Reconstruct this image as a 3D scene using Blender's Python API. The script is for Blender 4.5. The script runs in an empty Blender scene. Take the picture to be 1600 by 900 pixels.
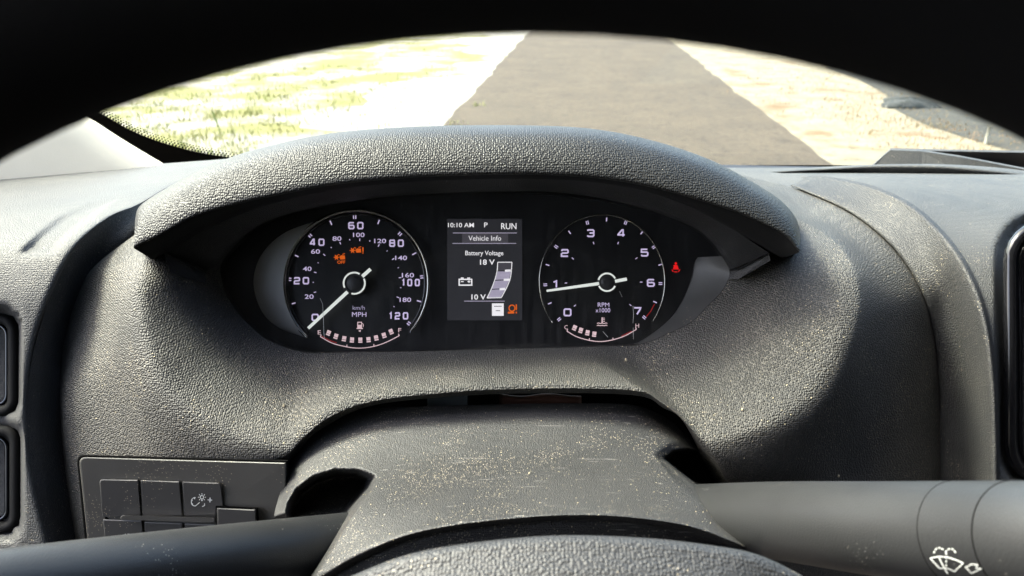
import bpy, math, random
import numpy as np
from mathutils import Vector, Matrix
from mathutils.bvhtree import BVHTree
random.seed(4); rng = np.random.default_rng(4)
R = math.radians
sc = bpy.context.scene
C = sc.collection

# ------------------------------------------------------------------ camera
F = 1209.0                                   # focal length in photo pixels (1600 wide)
PITCH = R(22.3)
CAMZ = 1.9
cd = bpy.data.cameras.new('camera'); cam = bpy.data.objects.new('camera', cd); C.objects.link(cam)
cam.location = (0, 0, CAMZ); cam.rotation_euler = (R(90) - PITCH, 0, 0)
cd.sensor_width = 36; cd.lens = 36 * F / 1600
cd.clip_start = 0.01; cd.clip_end = 2000
cd.dof.use_dof = True; cd.dof.focus_distance = 0.47; cd.dof.aperture_fstop = 16
sc.camera = cam

# ------------------------------------------------------------------ light
w = bpy.data.worlds.new('World'); sc.world = w; w.use_nodes = True
nt = w.node_tree; bg = nt.nodes['Background']
sky = nt.nodes.new('ShaderNodeTexSky'); sky.sky_type = 'NISHITA'; sky.sun_disc = False
SUN_EL, SUN_AZ = R(51), R(-73)               # azimuth clockwise from the road direction (+Y): light from the driver's window
sky.sun_elevation = SUN_EL; sky.sun_rotation = SUN_AZ
nt.links.new(sky.outputs[0], bg.inputs[0]); bg.inputs[1].default_value = 0.15
sky.dust_density = 5.0; sky.air_density = .8; sky.ozone_density = .8
sd = bpy.data.lights.new('sun', 'SUN'); sd.energy = 1.5; sd.angle = R(16); sd.color = (1, .955, .88)
sun = bpy.data.objects.new('sun', sd); C.objects.link(sun)
sdir = Vector((math.sin(SUN_AZ) * math.cos(SUN_EL), math.cos(SUN_AZ) * math.cos(SUN_EL), math.sin(SUN_EL)))
sun.rotation_euler = (-sdir).to_track_quat('-Z', 'Y').to_euler()
sun.location = sdir * 20
sc.view_settings.view_transform = 'Standard'; sc.view_settings.look = 'None'
sc.view_settings.gamma = 1; sc.view_settings.exposure = 3.15
sc.cycles.max_bounces = 8

# ------------------------------------------------------------------ helpers
CO = Vector((0, 0, CAMZ))
RM = cam.rotation_euler.to_matrix()
def P(u, v, d):                              # photo pixel + distance along the lens axis -> point
    return CO + RM @ Vector(((u - 800) / F * d, -(v - 450) / F * d, -d))
def ray(u, v): return (RM @ Vector(((u - 800) / F, -(v - 450) / F, -1))).normalized()
def on_ground(u, v, z=0.0):
    r = ray(u, v); return CO + r * ((z - CAMZ) / r.z)

def cr(pts, n, cyclic=False):                # catmull-rom through an (m,k) array
    p = np.asarray(pts, float); m = len(p); out = []
    if m == 1: return p
    if n <= 1: return p
    def g(i):
        if cyclic: return p[i % m]
        if i < 0: return 2 * p[0] - p[1]
        if i >= m: return 2 * p[-1] - p[-2]
        return p[i]
    for i in range(m if cyclic else m - 1):
        a, b, c, d = g(i - 1), g(i), g(i + 1), g(i + 2)
        for t in np.arange(n) / n:
            out.append(.5 * (2 * b + (c - a) * t + (2 * a - 5 * b + 4 * c - d) * t * t + (3 * b - a - 3 * c + d) * t ** 3))
    if not cyclic: out.append(p[-1])
    return np.array(out)

def thing(name, label, cat, loc, group=None):
    o = bpy.data.objects.new(name, None); C.objects.link(o); o.location = loc
    o.empty_display_size = .02
    o['label'] = label; o['category'] = cat
    if group: o['group'] = group
    return o
def obj(name, verts, faces, mat, parent=None, smooth=True, label=None, origin=None, cat=None, kind=None, group=None):
    """links ONE mesh; verts in world space"""
    root = parent
    wl = Vector((0, 0, 0))
    while root is not None:
        wl = wl + root.location; root = root.parent
    org = Vector(origin) if origin is not None else (wl if parent else Vector((0, 0, 0)))
    me = bpy.data.meshes.new(name)
    me.from_pydata([tuple(Vector(p) - org) for p in verts], [], faces)
    me.update()
    if smooth:
        me.polygons.foreach_set('use_smooth', [True] * len(me.polygons))
    if mat: me.materials.append(mat)
    o = bpy.data.objects.new(name, me); C.objects.link(o)
    if parent: o.parent = parent; o.location = org - wl
    else: o.location = org
    if label: o['label'] = label
    if cat: o['category'] = cat
    if kind: o['kind'] = kind
    if group: o['group'] = group
    return o

class MB:
    def __init__(s): s.v = []; s.f = []
    def add(s, v, f):
        k = len(s.v); s.v += [Vector(p) for p in v]; s.f += [tuple(i + k for i in q) for q in f]
    def grid(s, g, flip=False, cyc_u=False, cyc_v=False):
        n, m = len(g), len(g[0]); fs = []
        for i in range(n if cyc_v else n - 1):
            for j in range(m if cyc_u else m - 1):
                a, b = i * m + j, i * m + (j + 1) % m
                c, d = ((i + 1) % n) * m + (j + 1) % m, ((i + 1) % n) * m + j
                fs.append((a, d, c, b) if flip else (a, b, c, d))
        s.add([p for r in g for p in r], fs)
    def build(s, name, mat, parent=None, **k): return obj(name, s.v, s.f, mat, parent, **k)

def surf(rows, nu=4, nv=4, cyc=False, disp=None):
    """rows of (u,v,d); returns a smooth grid of points"""
    rr = np.array([cr(r, nu, cyc) for r in rows])          # rows x cols x 3
    cols = np.array([cr(rr[:, j], nv) for j in range(rr.shape[1])])
    g = cols.transpose(1, 0, 2)
    if disp is not None:
        dd = disp(g[:, :, 0], g[:, :, 1]); g = g.copy(); g[:, :, 2] += dd
    return g
def pts(g): return [[P(*p) for p in r] for r in g]

def sd_poly(U, V, poly):
    """signed distance in px (inside positive)"""
    poly = np.asarray(poly, float); n = len(poly)
    D = np.full(U.shape, 1e9); ins = np.zeros(U.shape, bool)
    for i in range(n):
        a, b = poly[i], poly[(i + 1) % n]
        e = b - a; wx, wy = U - a[0], V - a[1]
        t = np.clip((wx * e[0] + wy * e[1]) / (e @ e + 1e-9), 0, 1)
        D = np.minimum(D, np.hypot(wx - t * e[0], wy - t * e[1]))
        c = ((a[1] <= V) != (b[1] <= V)) & (U < (b[0] - a[0]) * (V - a[1]) / (b[1] - a[1] + 1e-12) + a[0])
        ins ^= c
    return np.where(ins, D, -D)
def smooth(x, a, b):
    t = np.clip((x - a) / (b - a), 0, 1); return t * t * (3 - 2 * t)

def ribbon(poly, wd, m, mb, closed=False):
    """flat stroke of width wd px along poly, mapped through m(u,v)"""
    p = [np.array(q, float) for q in poly]; n = len(p)
    L, Rr = [], []
    for i in range(n):
        if closed: a, b = p[i] - p[i - 1], p[(i + 1) % n] - p[i]
        else:
            a = p[i] - p[i - 1] if i else p[1] - p[0]
            b = p[i + 1] - p[i] if i < n - 1 else a
        a = a / (np.hypot(*a) + 1e-9); b = b / (np.hypot(*b) + 1e-9)
        na = np.array([-a[1], a[0]]); nb = np.array([-b[1], b[0]])
        nn = na + nb; l = np.hypot(*nn)
        nn = nn / l if l > .2 else na
        k = wd / 2 / max(.45, nn @ na)
        L.append(p[i] + nn * k); Rr.append(p[i] - nn * k)
    v = [m(*q) for q in L] + [m(*q) for q in Rr]
    f = [(i, i + 1, n + i + 1, n + i) for i in range(n - 1)]
    if closed: f.append((n - 1, 0, n, 2 * n - 1))
    mb.add(v, f)
def fillp(poly, m, mb):
    mb.add([m(*q) for q in poly], [tuple(range(len(poly)))])
def arc(cx, cy, rx, ry, a0, a1, n=40):
    return [(cx + rx * math.cos(R(a0 + (a1 - a0) * i / n)), cy - ry * math.sin(R(a0 + (a1 - a0) * i / n))) for i in range(n + 1)]

def tube(mb, path, rad, seg=10, closed=False, caps=True):
    """path of world points, rad scalar or list"""
    n = len(path); rad = rad if hasattr(rad, '__len__') else [rad] * n
    g = []; up = None
    for i in range(n):
        if closed: t = (path[(i + 1) % n] - path[i - 1]).normalized()
        else: t = (path[min(i + 1, n - 1)] - path[max(i - 1, 0)]).normalized()
        if up is None: up = t.orthogonal().normalized()
        up = (up - t * up.dot(t)).normalized(); s = t.cross(up)
        g.append([path[i] + (up * math.cos(2 * math.pi * k / seg) + s * math.sin(2 * math.pi * k / seg)) * rad[i] for k in range(seg)])
    k0 = len(mb.v); mb.grid(g, cyc_u=True, cyc_v=closed)
    if caps and not closed:
        mb.f.append(tuple(k0 + k for k in range(seg))); mb.f.append(tuple(k0 + (n - 1) * seg + k for k in reversed(range(seg))))

def rrect(x0, y0, x1, y1, r, n=6):
    o = []
    for cx, cy, a in ((x1 - r, y0 + r, 90), (x1 - r, y1 - r, 0), (x0 + r, y1 - r, -90), (x0 + r, y0 + r, -180)):
        for i in range(n + 1):
            t = R(a - 90 * i / n); o.append((cx + r * math.cos(t), cy - r * math.sin(t)))
    return o
def slab(mb, poly, d0, d1, bev=0.0008):
    """prism from pixel outline: front at d0, back at d1, small bevel"""
    c = np.mean(np.array(poly), 0)
    def ins(q, px): 
        q = np.array(q); e = c - q; return q + e / (np.hypot(*e) + 1e-9) * px
    px = bev * F / d0
    rings = [[P(*ins(q, px * 1.0), d0) for q in poly], [P(*ins(q, px * .3), d0 + bev * .3) for q in poly],
             [P(*q, d0 + bev) for q in poly], [P(*q, d1) for q in poly]]
    k0 = len(mb.v); mb.grid(rings, cyc_u=True)
    mb.f.append(tuple(k0 + i for i in range(len(poly))))

# ------------------------------------------------------------------ materials
def mat(name):
    m = bpy.data.materials.new(name); m.use_nodes = True
    n = m.node_tree.nodes; return m, n, m.node_tree.links, n['Principled BSDF']
def plastic(name, col, rough=.5, grain=0, bump=.3, dust=0, dustcol=(.34, .29, .2), spec=.5, mottle=.12, fine=0, dens=.5, scr=0, gdist=.0004, groove=0, gcol=(.135, .125, .105)):
    m, n, l, b = mat(name)
    tc = n.new('ShaderNodeTexCoord')
    b.inputs['Specular IOR Level'].default_value = spec
    # uneven tone: large soft film of dust
    nz = n.new('ShaderNodeTexNoise'); nz.inputs['Scale'].default_value = 14; nz.inputs['Detail'].default_value = 8
    l.new(tc.outputs['Object'], nz.inputs['Vector'])
    mr = n.new('ShaderNodeMapRange'); mr.inputs[1].default_value = .3; mr.inputs[2].default_value = .7
    mr.inputs[3].default_value = 1 - mottle; mr.inputs[4].default_value = 1 + mottle
    l.new(nz.outputs[0], mr.inputs[0])
    mx = n.new('ShaderNodeMix'); mx.data_type = 'RGBA'; mx.blend_type = 'MULTIPLY'; mx.inputs[0].default_value = 1
    mx.inputs[6].default_value = (*col, 1); l.new(mr.outputs[0], mx.inputs[7])
    colout = mx.outputs[2]
    rr = n.new('ShaderNodeMapRange'); rr.inputs[1].default_value = .3; rr.inputs[2].default_value = .7
    rr.inputs[3].default_value = rough - .05; rr.inputs[4].default_value = rough + .05
    l.new(nz.outputs[0], rr.inputs[0]); l.new(rr.outputs[0], b.inputs['Roughness'])
    hs = []
    if grain:
        wn = n.new('ShaderNodeTexNoise'); wn.inputs['Scale'].default_value = grain * .35; wn.inputs['Detail'].default_value = 1
        l.new(tc.outputs['Object'], wn.inputs['Vector'])
        vm = n.new('ShaderNodeVectorMath'); vm.operation = 'MULTIPLY_ADD'
        vm.inputs[1].default_value = (.3 / grain,) * 3
        l.new(wn.outputs['Color'], vm.inputs[0]); l.new(tc.outputs['Object'], vm.inputs[2])
        vo = n.new('ShaderNodeTexVoronoi'); vo.feature = 'SMOOTH_F1'; vo.inputs['Scale'].default_value = grain
        vo.inputs['Smoothness'].default_value = .2
        vo.inputs['Randomness'].default_value = .62
        l.new(vm.outputs[0], vo.inputs['Vector'])
        inv = n.new('ShaderNodeMath'); inv.operation = 'SUBTRACT'; inv.inputs[0].default_value = 1
        l.new(vo.outputs['Distance'], inv.inputs[1]); hs.append((inv.outputs[0], 1.0))
        if groove:
            gm = n.new('ShaderNodeMapRange'); gm.inputs[1].default_value = .42; gm.inputs[2].default_value = .66; gm.inputs[4].default_value = groove
            l.new(vo.outputs['Distance'], gm.inputs[0])
            gn = n.new('ShaderNodeTexNoise'); gn.inputs['Scale'].default_value = 22; gn.inputs['Detail'].default_value = 6; l.new(tc.outputs['Object'], gn.inputs['Vector'])
            gk = n.new('ShaderNodeMapRange'); gk.inputs[1].default_value = .35; gk.inputs[2].default_value = .65; gk.inputs[3].default_value = .25; l.new(gn.outputs[0], gk.inputs[0])
            gq = n.new('ShaderNodeMath'); gq.operation = 'MULTIPLY'; l.new(gm.outputs[0], gq.inputs[0]); l.new(gk.outputs[0], gq.inputs[1])
            gx = n.new('ShaderNodeMix'); gx.data_type = 'RGBA'; l.new(gq.outputs[0], gx.inputs[0]); l.new(colout, gx.inputs[6]); gx.inputs[7].default_value = (*gcol, 1)
            colout = gx.outputs[2]
    if fine:
        fn = n.new('ShaderNodeTexNoise'); fn.inputs['Scale'].default_value = fine; fn.inputs['Detail'].default_value = 3
        l.new(tc.outputs['Object'], fn.inputs['Vector']); hs.append((fn.outputs[0], .5 if grain else 1))
    if dust:
        dv = n.new('ShaderNodeTexVoronoi'); dv.inputs['Scale'].default_value = dust
        l.new(tc.outputs['Object'], dv.inputs['Vector'])
        th = n.new('ShaderNodeMapRange'); th.inputs[1].default_value = .34; th.inputs[2].default_value = .2
        th.inputs[3].default_value = 0; th.inputs[4].default_value = 1
        l.new(dv.outputs['Distance'], th.inputs[0])
        sep = n.new('ShaderNodeSeparateColor'); l.new(dv.outputs['Color'], sep.inputs[0])
        gate = n.new('ShaderNodeMath'); gate.operation = 'ADD'
        n2 = n.new('ShaderNodeTexNoise'); n2.inputs['Scale'].default_value = 30; n2.inputs['Detail'].default_value = 3
        l.new(tc.outputs['Object'], n2.inputs['Vector'])
        ng = n.new('ShaderNodeMapRange'); ng.inputs[1].default_value = .36; ng.inputs[2].default_value = .62; l.new(n2.outputs[0], ng.inputs[0])
        l.new(sep.outputs[0], gate.inputs[0]); l.new(ng.outputs[0], gate.inputs[1])
        g2 = n.new('ShaderNodeMath'); g2.operation = 'LESS_THAN'; g2.inputs[1].default_value = dens
        l.new(gate.outputs[0], g2.inputs[0])
        mu = n.new('ShaderNodeMath'); mu.operation = 'MULTIPLY'; l.new(th.outputs[0], mu.inputs[0]); l.new(g2.outputs[0], mu.inputs[1])
        m2 = n.new('ShaderNodeMix'); m2.data_type = 'RGBA'; l.new(mu.outputs[0], m2.inputs[0])
        l.new(colout, m2.inputs[6])
        dc = n.new('ShaderNodeMix'); dc.data_type = 'RGBA'; l.new(sep.outputs[1], dc.inputs[0])
        dc.inputs[6].default_value = (*dustcol, 1); dc.inputs[7].default_value = (dustcol[0] * .55, dustcol[1] * .58, dustcol[2] * .7, 1)
        l.new(dc.outputs[2], m2.inputs[7]); colout = m2.outputs[2]
    if scr:
        mp = n.new('ShaderNodeMapping'); mp.inputs['Scale'].default_value = (40, 900, 900); mp.inputs['Rotation'].default_value = (0, 0, .06)
        l.new(tc.outputs['Object'], mp.inputs[0])
        sn = n.new('ShaderNodeTexNoise'); sn.inputs['Scale'].default_value = 1; sn.inputs['Detail'].default_value = 2
        l.new(mp.outputs[0], sn.inputs['Vector'])
        st = n.new('ShaderNodeMapRange'); st.inputs[1].default_value = .68; st.inputs[2].default_value = .76
        st.inputs[3].default_value = 0; st.inputs[4].default_value = scr
        l.new(sn.outputs[0], st.inputs[0])
        m3 = n.new('ShaderNodeMix'); m3.data_type = 'RGBA'; l.new(st.outputs[0], m3.inputs[0]); l.new(colout, m3.inputs[6])
        m3.inputs[7].default_value = (.3, .29, .27, 1); colout = m3.outputs[2]
    l.new(colout, b.inputs['Base Color'])
    prev = None
    for h, s in hs:
        bp = n.new('ShaderNodeBump'); bp.inputs['Strength'].default_value = bump * s; bp.inputs['Distance'].default_value = gdist if h is hs[0][0] else .00015
        l.new(h, bp.inputs['Height'])
        if prev: l.new(prev, bp.inputs['Normal'])
        prev = bp.outputs[0]
    if prev: l.new(prev, b.inputs['Normal'])
    return m
def glow(name, col, s):
    m, n, l, b = mat(name)
    b.inputs['Base Color'].default_value = (*[c * .5 for c in col], 1)
    b.inputs['Emission Color'].default_value = (*col, 1); b.inputs['Emission Strength'].default_value = s * .25
    b.inputs['Roughness'].default_value = .6
    return m
def flat(name, col, rough=.6, metal=0, spec=.5):
    m, n, l, b = mat(name)
    nz = n.new('ShaderNodeTexNoise'); nz.inputs['Scale'].default_value = 60; nz.inputs['Detail'].default_value = 5
    tc = n.new('ShaderNodeTexCoord'); l.new(tc.outputs['Object'], nz.inputs['Vector'])
    cr_ = n.new('ShaderNodeMix'); cr_.data_type = 'RGBA'; l.new(nz.outputs[0], cr_.inputs[0])
    cr_.inputs[6].default_value = (*[c * .85 for c in col], 1); cr_.inputs[7].default_value = (*[min(1, c * 1.15) for c in col], 1)
    l.new(cr_.outputs[2], b.inputs['Base Color'])
    b.inputs['Roughness'].default_value = rough; b.inputs['Metallic'].default_value = metal
    b.inputs['Specular IOR Level'].default_value = spec
    return m
def thin_glass(name, tint=(1, 1, 1), refl=1.0, rough=.0, film=0.0):
    m = bpy.data.materials.new(name); m.use_nodes = True
    n = m.node_tree.nodes; l = m.node_tree.links; n.clear()
    out = n.new('ShaderNodeOutputMaterial'); tr = n.new('ShaderNodeBsdfTransparent'); tr.inputs[0].default_value = (*tint, 1)
    gl = n.new('ShaderNodeBsdfGlossy'); gl.inputs['Roughness'].default_value = rough
    fr = n.new('ShaderNodeFresnel'); fr.inputs[0].default_value = 1.45
    mu = n.new('ShaderNodeMath'); mu.operation = 'MULTIPLY'; mu.inputs[1].default_value = refl; l.new(fr.outputs[0], mu.inputs[0])
    mx = n.new('ShaderNodeMixShader'); l.new(mu.outputs[0], mx.inputs[0]); l.new(tr.outputs[0], mx.inputs[1]); l.new(gl.outputs[0], mx.inputs[2])
    res = mx.outputs[0]
    if film:
        df = n.new('ShaderNodeBsdfDiffuse'); df.inputs[0].default_value = (.6, .6, .58, 1)
        tc = n.new('ShaderNodeTexCoord'); mp = n.new('ShaderNodeMapping'); mp.inputs['Scale'].default_value = (260, 60, 30); l.new(tc.outputs['Object'], mp.inputs[0])
        nz = n.new('ShaderNodeTexNoise'); nz.inputs['Scale'].default_value = 1; nz.inputs['Detail'].default_value = 6; l.new(mp.outputs[0], nz.inputs['Vector'])
        mr = n.new('ShaderNodeMapRange'); mr.inputs[1].default_value = .35; mr.inputs[2].default_value = .8; mr.inputs[3].default_value = film * .3; mr.inputs[4].default_value = film * 2
        l.new(nz.outputs[0], mr.inputs[0])
        m2 = n.new('ShaderNodeMixShader'); l.new(mr.outputs[0], m2.inputs[0]); l.new(res, m2.inputs[1]); l.new(df.outputs[0], m2.inputs[2]); res = m2.outputs[0]
    l.new(res, out.inputs[0])
    return m

M = {}
M['hood'] = plastic('hood_grain_plastic', (.011, .0113, .0105), .42, grain=800, bump=.62, groove=.1, dust=1000, dens=.12, gdist=.0010, spec=.24)
M['fascia'] = plastic('fascia_grain_plastic', (.034, .0335, .031), .55, grain=880, bump=.85, groove=.6, dust=900, dens=.5, mottle=.22, gdist=.0012, spec=.35)
M['inner'] = plastic('inner_grain_plastic', (.016, .016, .016), .5, grain=900, bump=.45, gdist=.0008, spec=.3)
M['pad'] = plastic('dash_top_plastic', (.046, .047, .047), .52, grain=1000, bump=.8, groove=.3, dust=900, dens=.22, mottle=.18, gdist=.0006, spec=.22)
M['band'] = plastic('trim_band_plastic', (.021, .0215, .0225), .55, grain=1000, bump=.8, groove=.3, dust=1000, dens=.4, gdist=.0006, spec=.3, mottle=.2)
M['shroud'] = plastic('shroud_plastic', (.022, .0222, .0225), .48, grain=1300, bump=.7, groove=.10, gdist=.0005, spec=.35, dust=1000, dens=.72, dustcol=(.30, .26, .19), mottle=.18, scr=.5)
M['hub'] = plastic('hub_plastic', (.022, .0225, .023), .5, grain=820, bump=.6, dust=900, dens=.5, gdist=.0009, spec=.35)
M['stalk'] = plastic('stalk_plastic', (.016, .0165, .017), .4, grain=1600, bump=.2, gdist=.0004,  dust=1100, dens=.22, dustcol=(.2, .19, .16), spec=.38)
M['rim'] = plastic('rim_leather', (.012, .012, .0125), .8, grain=600, bump=.1, spec=.05)
M['panel'] = plastic('switch_panel_plastic', (.062, .060, .054), .5, fine=1400, bump=.3, dust=800, dens=.5)
M['button'] = plastic('button_plastic', (.046, .045, .043), .5, fine=1400, bump=.2, dust=800, dens=.4)
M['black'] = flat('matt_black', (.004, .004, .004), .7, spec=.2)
M['void'] = flat('shadow_gap_black', (.003, .003, .003), .9, spec=.05)
M['gloss'] = flat('piano_black', (.006, .006, .007), .12)
M['face'] = flat('dial_face_black', (.006, .006, .0065), .45, spec=.3)
M['screen'] = glow('screen_backlight', (.022, .022, .026), .3)
M['reflection_right'] = plastic('lens_reflection_right', (.07, .07, .068), .45, fine=900, bump=.1, dust=500, dens=.3)  # grey colour stands for the cab reflection at the lens's right end
M['chrome'] = flat('dark_chrome', (.35, .34, .3), .22, 1)
M['cap'] = flat('needle_cap', (.022, .022, .022), .5)
M['white'] = glow('lit_white', (.95, 1, .93), .30)
M['lav'] = glow('lit_lavender', (.80, .68, 1), .27)
M['lavdim'] = glow('lit_lavender_dim', (.62, .55, .78), .2)
M['pink'] = glow('lit_pink', (1, .72, .74), .26)
M['text'] = glow('lit_text', (1, .98, 1), .34)
M['bar'] = glow('lit_bar', (.62, .56, .72), .2)
M['barend'] = glow('lit_bar_dark', (.12, .11, .13), .15)
M['orange'] = glow('lit_orange', (1, .16, .005), .26)
M['red'] = glow('lit_red', (1, .01, .01), .3)
M['reddim'] = glow('lit_red_dim', (.7, .02, .02), .1)
M['print'] = flat('white_print', (.7, .72, .68), .6)
M['cream'] = plastic('pillar_trim_cloth', (.58, .53, .42), .8, fine=500, bump=.3, mottle=.05, spec=.2)
M['frit'] = flat('frit_black', (.003, .003, .003), .9, spec=.03)
M['glass'] = thin_glass('windscreen_glass', (.93, .97, .93), .12)
M['reflection_left'] = plastic('lens_reflection_left', (.42, .42, .4), .5, fine=900, bump=.1, dust=500, dens=.3)  # pale colour stands for the reflection left of the speedometer
M['lens'] = thin_glass('cluster_lens', (.97, .97, .97), .9, rough=.06, film=.016)  # film: lens dust plus a grey reflection haze mixed in as diffuse
M['crumb'] = flat('crumb_tan', (.5, .42, .28), .8)
M['rubber'] = flat('rubber_seal', (.012, .012, .013), .5)
M['brown'] = flat('brown_wire_tape', (.12, .05, .025), .7)
M['bracket'] = flat('grey_bracket', (.2, .22, .2), .6)

# ------------------------------------------------------------------ outdoor ground
def ground_mat(name, cols, scales, rough=.9, bump=.4, bscale=30):
    cols = [tuple(x * .74 for x in c) for c in cols]; scales = [(tuple(x * .70 for x in c), *q) for c, *q in scales]
    """cols: base, patch colours; thresholded noises"""
    m, n, l, b = mat(name); tc = n.new('ShaderNodeTexCoord')
    base = None
    for i, (c, s, lo, hi) in enumerate(scales):
        if base is None:
            nz = n.new('ShaderNodeTexNoise'); nz.inputs['Scale'].default_value = s; nz.inputs['Detail'].default_value = 10; nz.inputs['Roughness'].default_value = .65
            l.new(tc.outputs['Object'], nz.inputs['Vector'])
            mr = n.new('ShaderNodeMapRange'); mr.inputs[1].default_value = lo; mr.inputs[2].default_value = hi; l.new(nz.outputs[0], mr.inputs[0])
            mx = n.new('ShaderNodeMix'); mx.data_type = 'RGBA'; l.new(mr.outputs[0], mx.inputs[0])
            mx.inputs[6].default_value = (*cols[0], 1); mx.inputs[7].default_value = (*c, 1); base = mx.outputs[2]
        else:
            nz = n.new('ShaderNodeTexNoise'); nz.inputs['Scale'].default_value = s; nz.inputs['Detail'].default_value = 10; nz.inputs['Roughness'].default_value = .65
            mp = n.new('ShaderNodeMapping'); mp.inputs['Location'].default_value = (i * 7.3, i * 3.1, 0); l.new(tc.outputs['Object'], mp.inputs[0]); l.new(mp.outputs[0], nz.inputs['Vector'])
            mr = n.new('ShaderNodeMapRange'); mr.inputs[1].default_value = lo; mr.inputs[2].default_value = hi; l.new(nz.outputs[0], mr.inputs[0])
            mx = n.new('ShaderNodeMix'); mx.data_type = 'RGBA'; l.new(mr.outputs[0], mx.inputs[0]); l.new(base, mx.inputs[6])
            mx.inputs[7].default_value = (*c, 1); base = mx.outputs[2]
    l.new(base, b.inputs['Base Color']); b.inputs['Roughness'].default_value = rough; b.inputs['Specular IOR Level'].default_value = .2
    bn = n.new('ShaderNodeTexNoise'); bn.inputs['Scale'].default_value = bscale; bn.inputs['Detail'].default_value = 6; l.new(tc.outputs['Object'], bn.inputs['Vector'])
    bp = n.new('ShaderNodeBump'); bp.inputs['Strength'].default_value = bump; bp.inputs['Distance'].default_value = .03
    l.new(bn.outputs[0], bp.inputs['Height']); l.new(bp.outputs[0], b.inputs['Normal'])
    return m
M['sand'] = ground_mat('pale_sand', [(.27, .25, .22)], [((.20, .175, .13), 3, .5, .75), ((.155, .15, .05), .7, .43, .55), ((.13, .105, .065), 7, .55, .68), ((.12, .14, .035), 2.2, .58, .68)])
M['rsand'] = ground_mat('tan_verge', [(.225, .198, .145)], [((.16, .136, .095), 2.5, .4, .7), ((.14, .088, .042), 1.3, .53, .66), ((.055, .055, .03), 5, .58, .70), ((.25, .21, .16), 30, .58, .68)])
M['asphalt'] = ground_mat('worn_asphalt', [(.088, .071, .051)], [((.068, .056, .043), .9, .38, .66), ((.040, .035, .029), 9, .52, .68), ((.045, .038, .031), 1.7, .58, .70), ((.16, .135, .10), 34, .58, .68), ((.04, .034, .028), 60, .56, .68)], bscale=60, bump=.5)
M['grey_ground'] = ground_mat('mottled_grey_ground', [(.052, .050, .042)], [((.034, .034, .031), 2.5, .4, .7), ((.11, .10, .075), 6, .6, .75)])
def ground_sheet(name, poly, z, m):
    obj(name, [Vector((p[0], p[1], z)) for p in poly], [tuple(range(len(poly)))], m, smooth=False, kind='structure')
ground_sheet('ground', [(-600, -600), (600, -600), (600, 600), (-600, 600)], 0, M['sand'])
def line2(p, q, t): a, b = on_ground(*p), on_ground(*q); return a + (b - a) * t
La, Lb = on_ground(700, 190), on_ground(815, 62); Ra, Rb = on_ground(1300, 260), on_ground(1050, 65)
def ext(a, b, y): return a + (b - a) * ((y - a.y) / (b.y - a.y))
N = 420; ys = [-8 + (i / N) ** 2.2 * 500 for i in range(N + 1)]
wob = lambda y, k: .02 * math.sin(y * 2.1 + k) + .015 * math.sin(y * 5.3 + 2 * k) + .02 * math.sin(y * 13 + k) + .014 * math.sin(y * 31 + k)
gl = [ext(La, Lb, y) + Vector((wob(y, 0), 0, 0)) for y in ys]; gr = [ext(Ra, Rb, y) + Vector((wob(y, 2), 0, 0)) for y in ys]
mb = MB(); mb.grid([[Vector((a.x + (b.x - a.x) * t, a.y, .010)) for t in (0, .5, 1)] for a, b in zip(gl, gr)], flip=True)
mb.build('road', M['asphalt'], smooth=False, kind='structure')
mb = MB(); mb.grid([[Vector((b.x - .3 + t * (7 + wob(b.y, 5) * 6), b.y, .004)) for t in (0, .5, 1)] for b in gr], flip=True)
mb.build('road_verge', M['rsand'], smooth=False, kind='structure')
M['wsand'] = ground_mat('white_sand', [(.27, .255, .23)], [((.21, .19, .15), 3, .5, .75), ((.14, .125, .06), 3, .60, .68)])
mb = MB(); mb.grid([[Vector((a.x + .3 - t * (1.5 + .8 * math.sin(a.y * .55 + 1) + .5 * math.sin(a.y * 1.9) + .25 * math.sin(a.y * 5.1)), a.y, .004)) for t in (0, .5, 1)] for a in gl])
mb.build('sand_shoulder', M['wsand'], smooth=False, kind='structure')
# darker grey patch of ground beyond the right verge
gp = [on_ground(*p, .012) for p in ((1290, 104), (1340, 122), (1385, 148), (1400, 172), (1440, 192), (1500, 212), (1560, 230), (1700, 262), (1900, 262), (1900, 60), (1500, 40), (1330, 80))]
ground_sheet('grey_patch', gp, .012, M['grey_ground'])

# ------------------------------------------------------------------ grass (stuff) and a few plants
def blades(mb, c, n, r, h, wdt=.006):
    for _ in range(n):
        a = rng.uniform(0, 6.28); q = rng.uniform(0, 1) ** .6 * r; b = rng.uniform(0, 6.28)
        p = Vector((c[0] + q * math.cos(a), c[1] + q * math.sin(a), c[2])); hh = h * rng.uniform(.4, 1.2)
        lean = Vector((math.cos(b), math.sin(b), 0)) * hh * rng.uniform(.15, .8); s = Vector((-math.sin(b), math.cos(b), 0)) * wdt
        mid = p + lean * .4 + Vector((0, 0, hh * .7)); tip = p + lean + Vector((0, 0, hh))
        mb.add([p - s, p + s, mid + s * .7, mid - s * .7, tip], [(0, 1, 2, 3), (3, 2, 4)])
def grass_mat(name, a, b_):
    m, n, l, b = mat(name); g = n.new('ShaderNodeTexNoise'); g.inputs['Scale'].default_value = 2.5; g.inputs['Detail'].default_value = 4
    tc = n.new('ShaderNodeTexCoord'); l.new(tc.outputs['Object'], g.inputs['Vector'])
    mr = n.new('ShaderNodeMapRange'); mr.inputs[1].default_value = .35; mr.inputs[2].default_value = .65; l.new(g.outputs[0], mr.inputs[0])
    mx = n.new('ShaderNodeMix'); mx.data_type = 'RGBA'; l.new(mr.outputs[0], mx.inputs[0]); mx.inputs[6].default_value = (*a, 1); mx.inputs[7].default_value = (*b_, 1)
    l.new(mx.outputs[2], b.inputs['Base Color']); b.inputs['Roughness'].default_value = .7; return m
M['grass'] = grass_mat('dry_grass', (.21, .195, .05), (.13, .165, .03))
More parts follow.
